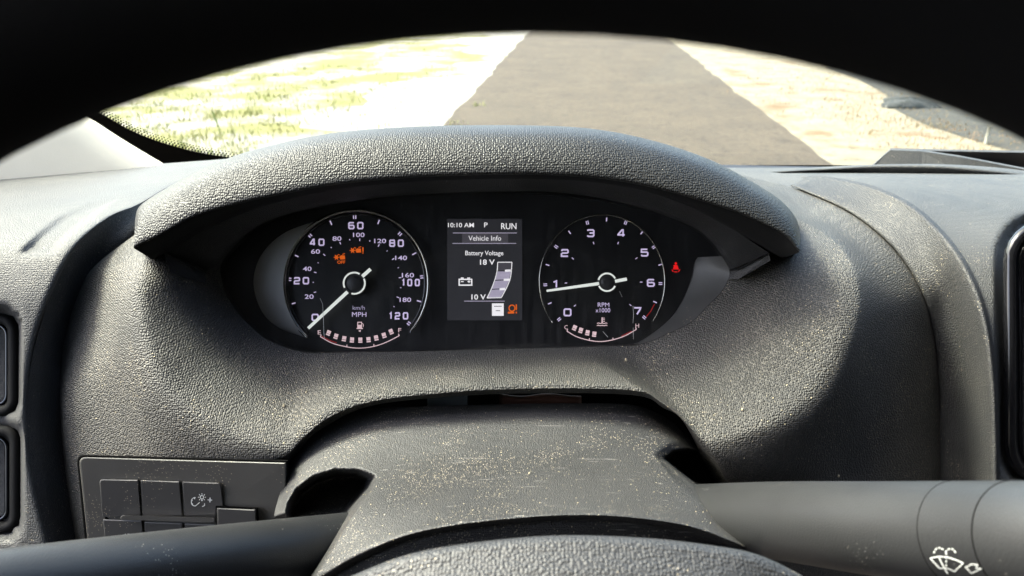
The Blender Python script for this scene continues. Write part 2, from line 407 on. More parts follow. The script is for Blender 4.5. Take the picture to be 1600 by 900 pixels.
M['straw'] = grass_mat('straw', (.17, .085, .025), (.14, .105, .04))
mb = MB()
for _ in range(1000):
    u = rng.uniform(120, 760); v = rng.uniform(45, 262)
    # dense diagonal drift on the left, thinning towards the road
    dens = math.exp(-((u - (640 - (v - 60) * 2.3)) / 190) ** 2) * .75 + math.exp(-((u - 240) / 110) ** 2) * .6 + .05
    if rng.uniform() > dens: continue
    blades(mb, on_ground(u, v), 14, rng.uniform(.12, .4), rng.uniform(.03, .09))
mb.build('grass', M['grass'], smooth=False, kind='stuff', cat='grass', label='thin yellow green grass on the white sand left of the road')
mb = MB()
for _ in range(260):
    t = rng.uniform(0, 1); u = 1200 + 370 * t + rng.normal() * 46; v = 104 + 150 * t + rng.normal() * 20
    if v > 262: continue
    blades(mb, on_ground(u, v, .004), 12, rng.uniform(.15, .6), rng.uniform(.02, .06), .004)
mb.build('pine_straw', M['straw'], smooth=False, kind='stuff', cat='pine straw', label='rust brown pine straw and dry grass along the right verge')
mb = MB(); c = on_ground(344, 206)
tube(mb, [c, c + Vector((-.02, 0, .12)), c + Vector((-.06, 0, .26))], [.006, .005, .002], 5)
for k in range(7):
    a = k * .9; q = c + Vector((-.008 * k, 0, .03 * k)); blades(mb, q, 3, .01, .09)
mb.build('weed', grass_mat('weed_green', (.09, .16, .03), (.13, .2, .05)), smooth=False, cat='weed', label='single upright green weed standing in the sand left of the road', origin=c)
# rock and stake
def blob(name, c, sx, sy, sz, m, **k):
    mb = MB(); g = []
    for i in range(13):
        th = math.pi * i / 12; row = []
        for j in range(20):
            ph = 2 * math.pi * j / 20; d = Vector((math.sin(th) * math.cos(ph), math.sin(th) * math.sin(ph), math.cos(th)))
            f = 1 + .16 * math.sin(3 * ph + 2 * th) + .1 * math.sin(7 * ph + 5 * th)
            row.append(Vector(c) + Vector((d.x * sx, d.y * sy, max(d.z, -.4) * sz)) * f)
        g.append(row)
    mb.grid(g, cyc_u=True, flip=True); return mb.build(name, m, origin=c, **k)
M['rock'] = ground_mat('blue_grey_rock', [(.04, .044, .045)], [((.025, .028, .028), 6, .4, .65), ((.2, .2, .18), 14, .6, .7)], bscale=20)
c = on_ground(1418, 166); blob('rock', c, .42, .34, .12, M['rock'], cat='rock', label='low dark blue grey rock at the edge of the right verge')
M['wood'] = flat('grey_wood', (.2, .19, .15), .8)
c = on_ground(1539, 226); mb = MB(); tube(mb, [c - Vector((0, 0, .02)), c + Vector((.01, 0, .22))], [.018, .016], 6)
mb.build('wooden_stake', M['wood'], cat='stake', label='short pale wooden stake in the grey ground at the far right', origin=c)

# ------------------------------------------------------------------ windscreen + pillar + body shell
WB = Vector((0, .95, 1.70)); WN = Vector((0, -.62, .55)).normalized()     # glass plane: leans back over the dash
up_in = Vector((0, -.55, .62)).normalized()
nrm = Vector((1, 0, 0)).cross(up_in).normalized()
def on_glass(u, v, off=0.0):
    r = ray(u, v); t = (WB - CO).dot(nrm) / r.dot(nrm); p = CO + r * t
    return p - r * off
ws = thing('windscreen', 'raked front windscreen with black dotted border ahead of the dashboard', 'windscreen', WB)
g0 = [WB + Vector((x, 0, 0)) + up_in * t for t in (-.1, 1.0) for x in (-1.1, 1.5)]
obj('glass_pane', g0 + [p + Vector((0, .005, .004)) for p in g0], [(0, 1, 3, 2), (4, 6, 7, 5)], M['glass'], ws, smooth=False)
inner_c = [(-60, 60), (60, 122), (120, 156), (165, 181), (200, 201), (240, 218), (290, 233), (340, 243), (400, 250), (480, 255), (700, 262)]
outer_c = [(-170, 20), (-20, 98), (50, 140), (110, 172), (140, 190), (180, 216), (235, 248), (300, 285), (400, 300), (480, 300), (700, 300)]
mb = MB(); ic, oc = cr(inner_c, 6), cr(outer_c, 6)
mb.grid([[on_glass(*(a + (b - a) * t), .004) for t in (0, .33, .66, 1)] for a, b in zip(ic, oc)])
mb.build('border_band', M['frit'], ws)
mb = MB()
al = cr(inner_c, 40)
acc = 0
for i in range(len(al) - 1):
    acc += np.hypot(*(al[i + 1] - al[i]))
    if acc < 4.6: continue
    acc = 0
    t = al[i + 1] - al[i]; t = t / np.hypot(*t); nn = np.array([t[1], -t[0]])
    for r_, sz in ((1.6, 1.75), (5.0, 1.4), (8.2, 1.0)):
        p = al[i] + nn * r_ + t * (2.3 if r_ == 5.0 else 0)
        mb.add([on_glass(p[0] + sz * math.cos(a), p[1] + sz * math.sin(a), .004) for a in np.arange(6) * math.pi / 3], [(0, 1, 2, 3, 4, 5)])
mb.build('border_dots', M['frit'], ws, smooth=False)
# lower border at the glass foot
mb = MB(); mb.grid([[on_glass(u, v, .004) for u in np.linspace(1000, 1900, 8)] for v in (258, 300)]); mb.build('border_band', M['frit'], ws)
# A pillar trim
ap = thing('pillar_trim', 'cream coloured pillar trim left of the windscreen above the dash', 'pillar trim', on_glass(120, 230, .1))
edge = cr([(-330, -75), (-170, 14), (-20, 94), (50, 135), (110, 168), (140, 186), (180, 212), (235, 245), (300, 282)], 5)
def on_back(u, v, off):
    r_ = ray(u, v); return CO + r_ * ((.775 - off) / r_.y)
rows = []
for k, (du, dv, dd) in enumerate(((10, 4, -.03), (0, 0, 0), (-14, 7, .010), (-50, 24, .022), (-170, 80, .04), (-320, 150, .06), (-330, 160, -.05))):
    rows.append([on_back(e[0] + du, e[1] + dv * .9 + 1, dd) for e in edge])
mb = MB(); mb.grid(rows); mb.build('trim_panel', M['cream'], ap)

# ------------------------------------------------------------------ unseen cab around the camera, roof and walls added to cut fill light
M['cab'] = flat('dark_cab_shell', (.012, .012, .012), .8, spec=.2)
def boxm(mb, a, b):
    v = [Vector((x, y, z)) for x in (a[0], b[0]) for y in (a[1], b[1]) for z in (a[2], b[2])]
    mb.add(v, [(0, 1, 3, 2), (4, 6, 7, 5), (0, 4, 5, 1), (2, 3, 7, 6), (0, 2, 6, 4), (1, 5, 7, 3)])
cab = thing('unseen_cab_shell', 'unseen dark cab shell added to block light behind, above and right of the driver', 'unseen cab shell', Vector((0, -.9, 1.0)))
for nm, a, b in (('rear_light_block', (-1.0, -.95, .6), (1.3, -.9, 2.5)), ('roof_light_block', (-1.0, -.9, 2.42), (1.3, .1, 2.5)), ('side_light_block', (1.3, -.95, .6), (1.35, .8, 2.5)), ('cab_floor', (-1.0, -.9, .62), (1.3, .75, .66)), ('door_lining', (-1.0, -.9, .66), (-.95, .7, 1.62))):
    mb = MB(); boxm(mb, a, b); mb.build(nm, M['cab'], cab, smooth=False)

# ------------------------------------------------------------------ dashboard
dash = thing('dashboard', 'grey moulded plastic dashboard with grained surround around the instruments', 'dashboard', P(800, 700, .5))
stn = [  # lens edge | ridge | outer seam  (u,v,d)
 ((800,299,.507),(800,285,.52),(800,262,.68)), ((1000,324,.507),(1040,295,.53),(1100,268,.68)), ((1081,354,.507),(1170,312,.54),(1190,283,.66)),
 ((1111,377,.507),(1245,345,.53),(1250,299,.62)), ((1129,401,.507),(1305,385,.495),(1330,335,.57)), ((1140,422,.507),(1330,425,.472),(1395,390,.525)),
 ((1138,437,.507),(1335,470,.460),(1438,455,.508)), ((1126,458,.507),(1326,520,.452),(1457,520,.515)), ((1105,479,.507),(1306,575,.447),(1465,590,.522)),
 ((1081,503,.507),(1275,625,.443),(1467,680,.526)), ((1045,521,.507),(1225,665,.440),(1467,780,.526)), ((1006,537,.507),(1165,690,.440),(1460,920,.526)),
 ((985,539,.507),(1120,702,.440),(1250,920,.500)), ((970,540,.507),(1098,690,.441),(1128,770,.49)), ((940,541,.507),(1068,656,.443),(1071,663,.460)),
 ((915,542,.507),(1033,629,.445),(1036,637,.462)), ((890,543,.507),(985,609,.447),(987,617,.464)), ((800,545,.507),(800,607,.449),(800,615,.466)),
 ((640,549,.507),(650,617,.447),(651,624,.464)), ((560,550,.507),(570,629,.446),(572,636,.462)), ((520,551,.507),(512,652,.444),(516,662,.460)),
 ((485,551,.507),(470,686,.442),(475,695,.460)), ((465,548,.507),(446,708,.441),(442,770,.49)), ((450,544,.507),(400,703,.440),(440,920,.500)),
 ((430,536,.507),(350,690,.440),(300,920,.488)), ((410,526,.507),(295,655,.441),(145,920,.488)), ((392,510,.507),(255,620,.443),(122,830,.488)),
 ((375,493,.507),(232,575,.446),(106,725,.488)), ((360,472,.507),(218,530,.450),(98,625,.488)), ((352,458,.507),(212,485,.455),(104,530,.503)),
 ((345,430,.507),(215,440,.462),(130,448,.510)), ((345,414,.507),(230,405,.475),(155,411,.515)), ((357,395,.507),(255,380,.495),(215,365,.53)),
 ((379,373,.507),(300,350,.52),(265,330,.57)), ((416,347,.507),(380,320,.53),(360,290,.62)), ((479,327,.507),(470,305,.53),(460,272,.66)), ((600,308,.507),(600,292,.52),(600,264,.68))]
def lerp(a, b, t): return tuple(x + (y - x) * t for x, y in zip(a, b))
def mixd(a, b, t, td): p = lerp(a, b, t); return (p[0], p[1], a[2] + (b[2] - a[2]) * td)
rowsF = [[mixd(s[0], s[1], 0, 0) for s in stn], [mixd(s[0], s[1], .12, .16) for s in stn], [mixd(s[0], s[1], .45, .62) for s in stn],
         [mixd(s[0], s[1], .82, .94) for s in stn], [s[1] for s in stn], [mixd(s[1], s[2], .16, .11) for s in stn],
         [mixd(s[1], s[2], .5, .55) for s in stn], [s[2] for s in stn], [(s[2][0], s[2][1], s[2][2] + .03) for s in stn]]
g = surf(rowsF, 5, 5, cyc=True)
mb = MB(); mb.grid(pts(g), cyc_u=True); fascia = mb.build('instrument_surround', M['fascia'], dash)
fascia_bvh = BVHTree.FromPolygons(mb.v, mb.f)
# left pad
recess = [(140, 317), (178, 314), (140, 344), (108, 370), (84, 397), (28, 397), (58, 366), (96, 336)]
ventL1 = rrect(-140, 490, 27, 650, 24); ventL2 = rrect(-140, 664, 30, 832, 22)
def dispL(U, V):
    d = .006 * smooth(sd_poly(U, V, recess), -4, 11)
    d = d + .030 * smooth(sd_poly(U, V, ventL1), -9, 2) + .030 * smooth(sd_poly(U, V, ventL2), -9, 2)
    return d
rb = [(372,247,.80),(330,262,.72),(262,292,.62),(218,318,.56),(167,340,.525),(117,382,.49),(82,446,.476),(50,540,.472),(40,640,.470),(48,740,.470),(74,855,.470),(92,950,.470)]
lb = [(-220,290,.79),(-220,302,.72),(-220,318,.62),(-220,336,.56),(-220,362,.525),(-220,400,.49),(-220,455,.480),(-220,545,.476),(-220,645,.474),(-220,745,.474),(-220,860,.474),(-220,950,.474)]
rows = []
for a, b in zip(lb, rb):
    r_ = [lerp(a, b, t) for t in (0, .25, .5, .75, .92, 1)]
    q = r_[-1]; rows.append(r_[:-1] + [(q[0], q[1], q[2] + .002), (q[0] + 6, q[1] + 2, q[2] + .012)])
g = surf(rows, 16, 9, disp=dispL); mb = MB(); mb.grid(pts(g)); mb.build('dash_top_pad', M['pad'], dash)
# left band (recessed wall)
seamL = [(265,328,.60),(215,363,.545),(155,409,.53),(130,447,.522),(104,530,.515),(98,625,.500),(106,725,.500),(122,830,.500),(140,930,.500)]
outL = [(262,292,.615),(218,318,.56),(160,346,.522),(112,390,.492),(80,460,.480),(50,560,.475),(42,660,.473),(54,765,.473),(90,940,.473)]
mb = MB(); g = surf([outL, [lerp(a, b, .35)[:2] + (a[2] + (b[2] - a[2]) * .3,) for a, b in zip(outL, seamL)], [lerp(a, b, .8)[:2] + (a[2] + (b[2] - a[2]) * .85,) for a, b in zip(outL, seamL)], [(s[0] + 8, s[1] + 4, s[2] + .004) for s in seamL]], 6, 5)
mb.grid(pts(g)); mb.build('side_trim_band', M['band'], dash)
# right band
seamR = [(1236,290,.645),(1252,297,.622),(1330,333,.572),(1397,388,.527),(1440,455,.51),(1459,520,.517),(1467,590,.524),(1469,680,.528),(1469,780,.528),(1460,930,.528)]
outR = [(1262,276,.66),(1290,278,.64),(1360,293,.582),(1425,325,.535),(1482,380,.495),(1518,440,.475),(1540,510,.463),(1551,600,.458),(1555,720,.457),(1555,930,.457)]
mb = MB(); g = surf([[(s[0], s[1], s[2] + .012) for s in seamR], [(s[0] + 1, s[1] - 1, s[2] - .003) for s in seamR], [lerp(a, b, .45)[:2] + (a[2] + (b[2] - a[2]) * .35,) for a, b in zip(seamR, outR)], [lerp(a, b, .85)[:2] + (a[2] + (b[2] - a[2]) * .88,) for a, b in zip(seamR, outR)], outR, [(s[0] + 7, s[1] - 2, s[2] + .004) for s in outR]], 6, 5)
mb.grid(pts(g)); mb.build('side_trim_band', M['band'], dash)
# right pad
ventR = rrect(1566, 338, 1990, 764, 66)
def dispR(U, V):
    return .022 * smooth(sd_poly(U, V, ventR), -14, 4)
lbR = [(1010,262,.90),(1150,270,.80),(1240,276,.70),(1290,280,.645),(1360,294,.587),(1427,327,.54),(1484,382,.50),(1521,442,.48),(1543,512,.468),(1554,602,.463),(1558,722,.462),(1558,930,.462)]
rbR = [(2000,262,.90),(2000,268,.80),(2000,284,.70),(2000,300,.645),(2000,322,.59),(2000,350,.54),(2000,392,.50),(2000,445,.482),(2000,512,.474),(2000,602,.472),(2000,722,.472),(2000,930,.472)]
rows = []
for a, b in zip(lbR, rbR): rows.append([lerp(a, b, t) for t in (0, .03, .08, .16, .3, .6, 1)])
g = surf(rows, 14, 12, disp=dispR); mb = MB(); mb.grid(pts(g)); mb.build('dash_top_pad', M['pad'], dash)
mb = MB(); mb.grid(pts(surf([[(1060,262,.82),(1180,267,.76),(1276,276,.674)], [(1060,266,.74),(1186,276,.71),(1264,287,.655)], [(1060,272,.71),(1190,284,.676),(1249,299,.636)]], 5, 5))); mb.build('dash_edge_strip', M['pad'], dash)
# defroster ridge, tray wall and dark shelf at the glass foot
def loft(name, rows, m, parent, nu=5, nv=4, **k):
    mb = MB(); mb.grid(pts(surf(rows, nu, nv))); return mb.build(name, m, parent, **k)
loft('defroster_ridge', [[(1185,272,.80),(1300,270,.80),(1380,270,.79),(1470,271,.78),(1560,276,.77),(1640,282,.77)],
                         [(1190,270,.79),(1300,264,.79),(1370,260,.785),(1470,260,.775),(1560,268,.765),(1640,278,.765)],
                         [(1190,267,.81),(1300,260,.81),(1370,257,.80),(1470,256.5,.80),(1560,262,.79),(1640,272,.79)],
                         [(1190,270,.84),(1300,264,.84),(1370,260,.83),(1470,259,.83),(1560,264,.82),(1640,274,.82)]], M['pad'], dash)
mb = MB(); wl = [(1356,263,.84),(1391,232,.84),(1440,234,.835),(1500,243,.82),(1600,262,.80),(1700,283,.78)]
bt = [(1356,266,.835),(1395,266,.83),(1440,267,.825),(1500,268,.815),(1600,272,.795),(1700,290,.77)]
mb.grid([[P(q[0], q[1] + 2, q[2] + .02) for q in wl], [P(*q) for q in wl], [P(q[0], q[1] + 2.5, q[2] - .006) for q in wl], [P(*q) for q in bt]])
mb.build('tray_wall', M['pad'], dash, smooth=False)
mb = MB(); tp = [(1391,231.5,.90),(1440,232.5,.90),(1520,234,.90),(1600,235.5,.90),(1760,238,.90)]
mb.grid([[P(q[0], q[1], .96) for q in tp], [P(*q) for q in tp], [P(q[0], q[1] + 3, .895) for q in tp]]); mb.build('tray_lip', M['pad'], dash, smooth=False)
mb = MB(); mb.grid([[P(q[0], q[1] + 3, .897) for q in tp], [P(q[0], q[1] + 45, .93) for q in tp]]); mb.build('tray_back', M['rubber'], dash, smooth=False)
mb = MB(); q0 = [(1090,256.5,.93),(1200,259,.93),(1400,262,.93),(1600,264,.93)]
mb.grid([[P(*q) for q in q0], [P(q[0], q[1] + 12, .91) for q in q0]]); mb.build('rubber_seal', M['rubber'], dash)
# dark carrier behind everything
mb = MB(); mb.grid(pts(surf([[(u, v, d) for u in (-300, 300, 800, 1300, 2000)] for v, d in ((300, .80), (360, .72), (450, .66), (620, .62), (1100, .60))], 2, 2)))
mb.build('carrier', M['void'], dash)
mb = MB(); slab(mb, [(668, 618), (731, 618), (731, 645), (668, 645)], .495, .54); mb.build('bracket', M['bracket'], dash, smooth=False)
mb = MB(); tube(mb, [P(u, 626 + 2 * math.sin(u / 14), .50) for u in range(780, 910, 8)], .0040, 8); mb.build('wire_bundle', M['brown'], dash)

# ------------------------------------------------------------------ air vents
def vent(name, outer, inner, dface, label, slats, mframe):
    c = np.mean(np.array(outer), 0); t = thing(name, label, 'air vent', P(c[0], c[1], dface), 'air vents in the dashboard')
    mb = MB(); tube(mb, [P(*q, dface) for q in outer], .0035, 10, closed=True); mb.build('bezel', mframe, t)
    mb = MB(); tube(mb, [P(*q, dface + .006) for q in inner], .0018, 8, closed=True); mb.build('inner_ring', M['gloss'], t)
    mb = MB(); n = len(inner); k = [P(*q, dface + .004) for q in outer] + [P(*q, dface + .006) for q in inner]
    mb.add(k, [(i, (i + 1) % n, n + (i + 1) % n, n + i) for i in range(n)])
    k2 = [P(*q, dface + .05) for q in inner]; mb.add([P(*q, dface + .006) for q in inner] + k2, [(i, (i + 1) % n, n + (i + 1) % n, n + i) for i in range(n)] + [tuple(range(2 * n - 1, n - 1, -1))])
    mb.build('duct', M['black'], t, smooth=False)
    for q in slats:
        mb = MB(); a, b = q; slab(mb, [(a[0], a[1]), (b[0], b[1]), (b[0], b[1] + 5), (a[0], a[1] + 5)], dface + .012, dface + .03); mb.build('slat', M['gloss'], t, smooth=False)
    return t
vent('air_vent', rrect(1578, 352, 1980, 750, 56), rrect(1594, 366, 1966, 738, 46), .470, 'air vent with glossy black rounded bezel at the right edge', [((1604, v), (1956, v + 3)) for v in range(430, 730, 56)], M['gloss'])
vent('air_vent', rrect(-130, 498, 22, 642, 20), rrect(-120, 508, 12, 632, 16), .492, 'upper of the two black air vents at the left edge', [((-116, v), (8, v)) for v in (540, 575, 606)], M['black'])
vent('air_vent', rrect(-130, 672, 25, 824, 20), rrect(-120, 684, 12, 812, 16), .492, 'lower of the two black air vents at the left edge', [((-116, v), (8, v)) for v in (715, 748, 782)], M['black'])

# ------------------------------------------------------------------ instrument cluster
clu = thing('instrument_cluster', 'instrument cluster with two round dials and a lit screen under a grained hood', 'instrument cluster', P(800, 440, .52))
T_ = [(211,345),(215,327),(230,313),(262,293),(300,272),(350,250),(420,228),(520,208),(650,198),(800,196),(920,201),(1020,220),(1110,250),(1178,286),(1218,312),(1243,340),(1251,370)]
B_ = [(209,388),(224,380),(245,371),(275,354),(304,339),(367,320),(440,304),(530,288),(655,277),(800,273),(915,277),(1005,290),(1085,311),(1145,330),(1192,350),(1227,369),(1249,394)]
U_ = [(236,404),(246,399),(259,393),(288,377),(314,361),(375,334),(443,313),(531,295),(655,283),(800,279),(914,283),(1003,297),(1078,322),(1132,350),(1174,373),(1207,393),(1225,402)]
mb = MB(); rows = []
def hrow(fr, d, push=0):
    o = []
    for i, (t, b) in enumerate(zip(T_, B_)):
        e = min(i, 16 - i); o.append((t[0] + (b[0] - t[0]) * fr, t[1] + (b[1] - t[1]) * fr + push, d))
    return o
ins = lambda k: [ (800 + (t[0] - 800) * k, t[1] + 9, 0) for t in T_ ]
rows = [[(p[0], p[1] + 22, .60) for p in ins(.985)], [(p[0], p[1] - 2, .54) for p in ins(.997)], hrow(0, .492, 1.5), hrow(0, .476, 0), hrow(.10, .462), hrow(.28, .453), hrow(.6, .447), hrow(.94, .4445), hrow(1, .447),
        [(b[0] + (u[0] - b[0]) * .5, b[1] + (u[1] - b[1]) * .5, .452) for b, u in zip(B_, U_)], [(u[0], u[1], .462) for u in U_]]
g = surf(rows[:9], 5, 4); mb.grid(pts(g)); 
hood_bvh = BVHTree.FromPolygons(mb.v, mb.f)
mb.build('hood', M['hood'], clu)
# dark underside of hood
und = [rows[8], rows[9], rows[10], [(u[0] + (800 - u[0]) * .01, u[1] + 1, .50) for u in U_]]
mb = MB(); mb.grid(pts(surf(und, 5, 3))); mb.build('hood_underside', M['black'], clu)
# end caps of the hood
for side, idx in (('l', 0), ('r', 16)):
    col = [P(*r[idx]) for r in rows]; mb = MB()
    cc = P(*(lerp(rows[0][idx], rows[10][idx], .5)))
    mb.add(col + [cc], [(i, i + 1, len(col)) for i in range(len(col) - 1)] + [(len(col) - 1, 0, len(col))]); mb.build('hood_end', M['hood'], clu)
# inner visor : from underside to lens edge
Vt = [(258,393),(288,376),(314,361),(375,334),(443,313),(531,295),(655,283),(800,279),(914,283),(1003,297),(1078,322),(1132,350),(1165,372),(1201,396)]
Vb = [(321,427),(335,424),(345,414),(357,395),(400,355),(479,327),(620,306),(800,299),(900,304),(1000,324),(1081,354),(1111,377),(1129,401),(1142,421)]
mb = MB(); rows2 = [[(a[0], a[1] - 1, .470) for a in Vt], [lerp((*a, .474), (*b, .5), .4) for a, b in zip(Vt, Vb)], [lerp((*a, .472), (*b, .5), .85) for a, b in zip(Vt, Vb)], [(*b, .506) for b in Vb]]
mb.grid(pts(surf(rows2, 5, 4))); mb.build('visor', M['inner'], clu)
# visor feet
for lab, tp, bo in (('', [(257,394,.4695),(290,411,.478),(321,427,.4875)], [(266,426,.472),(292,436,.480),(323,443,.489)]),
                    ('', [(1202,396,.4695),(1156,420,.483),(1141,422,.489)], [(1204,407,.472),(1154,436,.485),(1138,436,.49)])):
    mb = MB(); mb.grid([[P(q[0], q[1] - 2, q[2] + .01) for q in tp], [P(*q) for q in tp], [P(q[0], q[1] + 1.6, q[2] + .002) for q in tp], [P(*q) for q in bo], [P(q[0], q[1], q[2] + .04) for q in bo]])
    mb.build('visor_foot', M['inner'], clu, smooth=False)
# pit wall, face plate, crescents coloured to stand for cab reflections in the lens
lens = [s[0][:2] for s in stn]
lensC = cr(lens, 5, True)
mb = MB(); mb.grid([[P(q[0], q[1], .507) for q in lensC], [P(800 + (q[0] - 800) * .985, 430 + (q[1] - 430) * .985, .530) for q in lensC]], cyc_u=True); mb.build('pit_wall', M['black'], clu)
mb = MB(); cc = P(800, 430, .529); ring = [P(q[0], q[1], .529) for q in lensC]; n = len(ring)
mb.add(ring + [cc], [(i, (i + 1) % n, n) for i in range(n)]); face = mb.build('face_plate', M['face'], clu, smooth=False)
cresR_o = [(1130,400),(1140,422),(1138,437),(1126,458),(1105,479),(1081,503),(1045,521),(1006,537),(985,540)]
cresR_i = [(1092,402),(1087,412),(1084,430),(1078,448),(1068,470),(1052,494),(1030,514),(1000,534),(982,539)]
mb = MB(); mb.grid(pts(surf([[(*q, .510) for q in cresR_o], [lerp((*a, .510), (*b, .528), .5) for a, b in zip(cresR_o, cresR_i)], [(*q, .5275) for q in cresR_i], [(q[0] - 1, q[1], .5285) for q in cresR_i]], 5, 3)))
mb.build('reflection_crescent', M['reflection_right'], clu)
cresL_o = [(495,345),(448,362),(416,388),(399,420),(397,452),(410,488),(436,512),(479,528)]
cresL_i = [(556.5 + 114 * math.cos(R(a)), 443 - 115 * math.sin(R(a))) for a in (122, 137, 152, 167, 182, 198, 214, 228)]
mb = MB(); mb.grid(pts(surf([[(*q, .5288) for q in cresL_o], [lerp((*a, .5288), (*b, .520), .5)[:2] + (.5262,) for a, b in zip(cresL_o, cresL_i)], [(*q, .5215) for q in cresL_i]], 5, 6)))
mb.build('reflection_crescent', M['reflection_left'], clu)

def D(off): return lambda u, v: P(u, v, .5285 - off)
SEG = {'0': [[(.0,.5),(0,.15),(.15,0),(.85,0),(1,.15),(1,.85),(.85,1),(.15,1),(0,.85),(0,.5)]],
 '1': [[(.2,.2),(.62,0),(.62,1)]],
 '2': [[(0,.2),(.12,0),(.88,0),(1,.15),(1,.4),(.85,.5),(.15,.52),(0,.65),(0,1),(1,1)]],
 '3': [[(0,.12),(.15,0),(.85,0),(1,.15),(1,.38),(.88,.48),(.35,.48)],[(.88,.5),(1,.62),(1,.85),(.85,1),(.15,1),(0,.86)]],
 '4': [[(.75,1),(.75,0),(.6,0),(0,.68),(0,.76),(1,.76)]],
 '5': [[(.95,0),(.06,0),(.03,.42),(.85,.42),(1,.55),(1,.85),(.85,1),(.15,1),(0,.86)]],
 '6': [[(.95,.1),(.85,0),(.15,0),(0,.15),(0,.85),(.15,1),(.85,1),(1,.85),(1,.6),(.85,.46),(.05,.46)]],
 '7': [[(0,0),(1,0),(.95,.2),(.45,1)]],
 '8': [[(.5,0),(.88,0),(.98,.12),(.98,.38),(.86,.47),(.14,.47),(.02,.38),(.02,.12),(.12,0),(.5,0)],[(.14,.5),(0,.62),(0,.86),(.14,1),(.86,1),(1,.86),(1,.62),(.86,.5)]]}
def num(s, cx, cy, w_, h, st, m, parent, off=.0008):
    mb = MB(); n = len(s); gap = st * 1.7
    ws_ = [.55 if c == '1' else 1 for c in s]; cw = (w_ - gap * (n - 1)) / sum(ws_); x = cx - w_ / 2
    for c, k in zip(s, ws_):
        wd = cw * k - st; x0 = x + st / 2
        if c == '1': wd = cw * .8 - st; x0 = x + st / 2 - cw * .12
        for j, pl in enumerate(SEG[c]):
            ribbon([(x0 + a * wd, cy - h / 2 + st / 2 + b * (h - st)) for a, b in pl], st, D(off + j * .00003), mb)
        x += cw * k + gap
    return mb.build('numeral', m, parent, smooth=False)
def text(s, x0, x1, base, cap, m, parent, name='lettering', off=.0009, mapf=None, bold=.0):
    cu = bpy.data.curves.new('t', 'FONT'); cu.body = s; cu.size = 1; cu.offset = bold; cu.resolution_u = 3
    to = bpy.data.objects.new('t', cu); C.objects.link(to)
    bpy.context.view_layer.update()
    me = bpy.data.meshes.new_from_object(to.evaluated_get(bpy.context.evaluated_depsgraph_get()))
    vs = np.array([tuple(v.co) for v in me.vertices]); fs = [tuple(p.vertices) for p in me.polygons]
    bpy.data.objects.remove(to); bpy.data.curves.remove(cu); bpy.data.meshes.remove(me)
    xa, xb = vs[:, 0].min(), vs[:, 0].max()
    k = cap / .70
    mf = mapf or D(off)
    return obj(name, [mf(x0 + (p[0] - xa) / (xb - xa) * (x1 - x0), base - p[1] * k) for p in vs], fs, m, parent, smooth=False)
def strokes(name, pls, wd, m, parent, mapf, label=None):
    mb = MB()
    for i, p in enumerate(pls): ribbon(p, wd, mapf, mb)
    return mb.build(name, m, parent, smooth=False, label=label)
def disc(mb, cx, cy, r, mapf, n=40):
    fillp([(cx + r * math.cos(a), cy + r * math.sin(a)) for a in np.arange(n) * 2 * math.pi / n], mapf, mb)
def ring_tube(name, cx, cy, rx, ry, a0, a1, d, rad, m, parent):
    mb = MB(); tube(mb, [P(*q, d) for q in arc(cx, cy, rx, ry, a0, a1, 90)], rad, 8); return mb.build(name, m, parent)

# --- speedometer
def dial(name, cx, cy, rx, ry, label):
    mb = MB(); q = [(cx + rx * math.cos(a), cy + ry * math.sin(a)) for a in np.arange(64) * 2 * math.pi / 64]
    q = [(x, min(y, 541.5)) for x, y in q]
    fillp(q, D(.0003), mb); o = mb.build(name, M['face'], clu, smooth=False, label=label); return o
sp = dial('speedometer', 556.5, 443, 113, 114, 'speedometer dial with needle at zero')
ta = dial('tachometer', 941, 440, 98, 104, 'tachometer dial with needle just below one')
ring_tube('bezel_ring', 556.5, 443, 113, 114.5, 228, -42, .5235, .0013, M['chrome'], sp)
ring_tube('bezel_ring', 556.5, 443, 108, 109, 226, -40, .5265, .0012, M['gloss'], sp)
ring_tube('bezel_ring', 941, 440, 98, 104.5, 218, -38, .5255, .0006, M['chrome'], ta)
tk = []; 
def tick(cx, cy, r0, r1, a, sx=1): return [(cx + r0 * sx * math.cos(R(a)), cy - r0 * math.sin(R(a))), (cx + r1 * sx * math.cos(R(a)), cy - r1 * math.sin(R(a)))]
mb = MB()
for mph in range(0, 121, 10):
    a = 219 - 2.133 * mph
    if mph % 20 == 0:
        if mph == 0: continue
        for s in (-.95, .95): ribbon(tick(556, 443, 101, 107, a + s), 1.7, D(.0006), mb)
    else: ribbon(tick(556, 443, 99, 106, a), 1.9, D(.0006), mb)
for k in range(20, 191, 10):
    a = 219 - 1.325 * k; ribbon(tick(558, 442, 65.5 if k % 20 == 0 else 67.5, 69.5, a), 1.3, D(.0006), mb)
mb.build('scale_marks', M['lav'], sp, smooth=False)
for s, x, y, w_ in (('60',556,352.5,24),('40',495.5,378.5,23),('80',619.5,380,23),('20',471,438.6,24),('100',642,441.5,28),('120',623,493.5,30),('0',492.5,496,11.5)):
    num(s, x, y, w_, 11.5, 2.3, M['lav'], sp)
for s, x, y, w_ in (('100',560.6,367,18),('80',526.5,372.8,14),('120',594,376.5,18.5),('60',493,393,14),('140',626.7,403,18.5),('40',480,420,13.5),('160',637.4,430,19),('20',483,463.5,14),('180',633.4,468.4,18)):
    text(s, x - w_ / 2, x + w_ / 2, y + 3.3, 6.8, M['lav'], sp, name='numeral', bold=.01)
text('km/h', 551, 570, 484, 6.5, M['lavdim'], sp); text('MPH', 550, 572.5, 495, 7.5, M['lav'], sp)
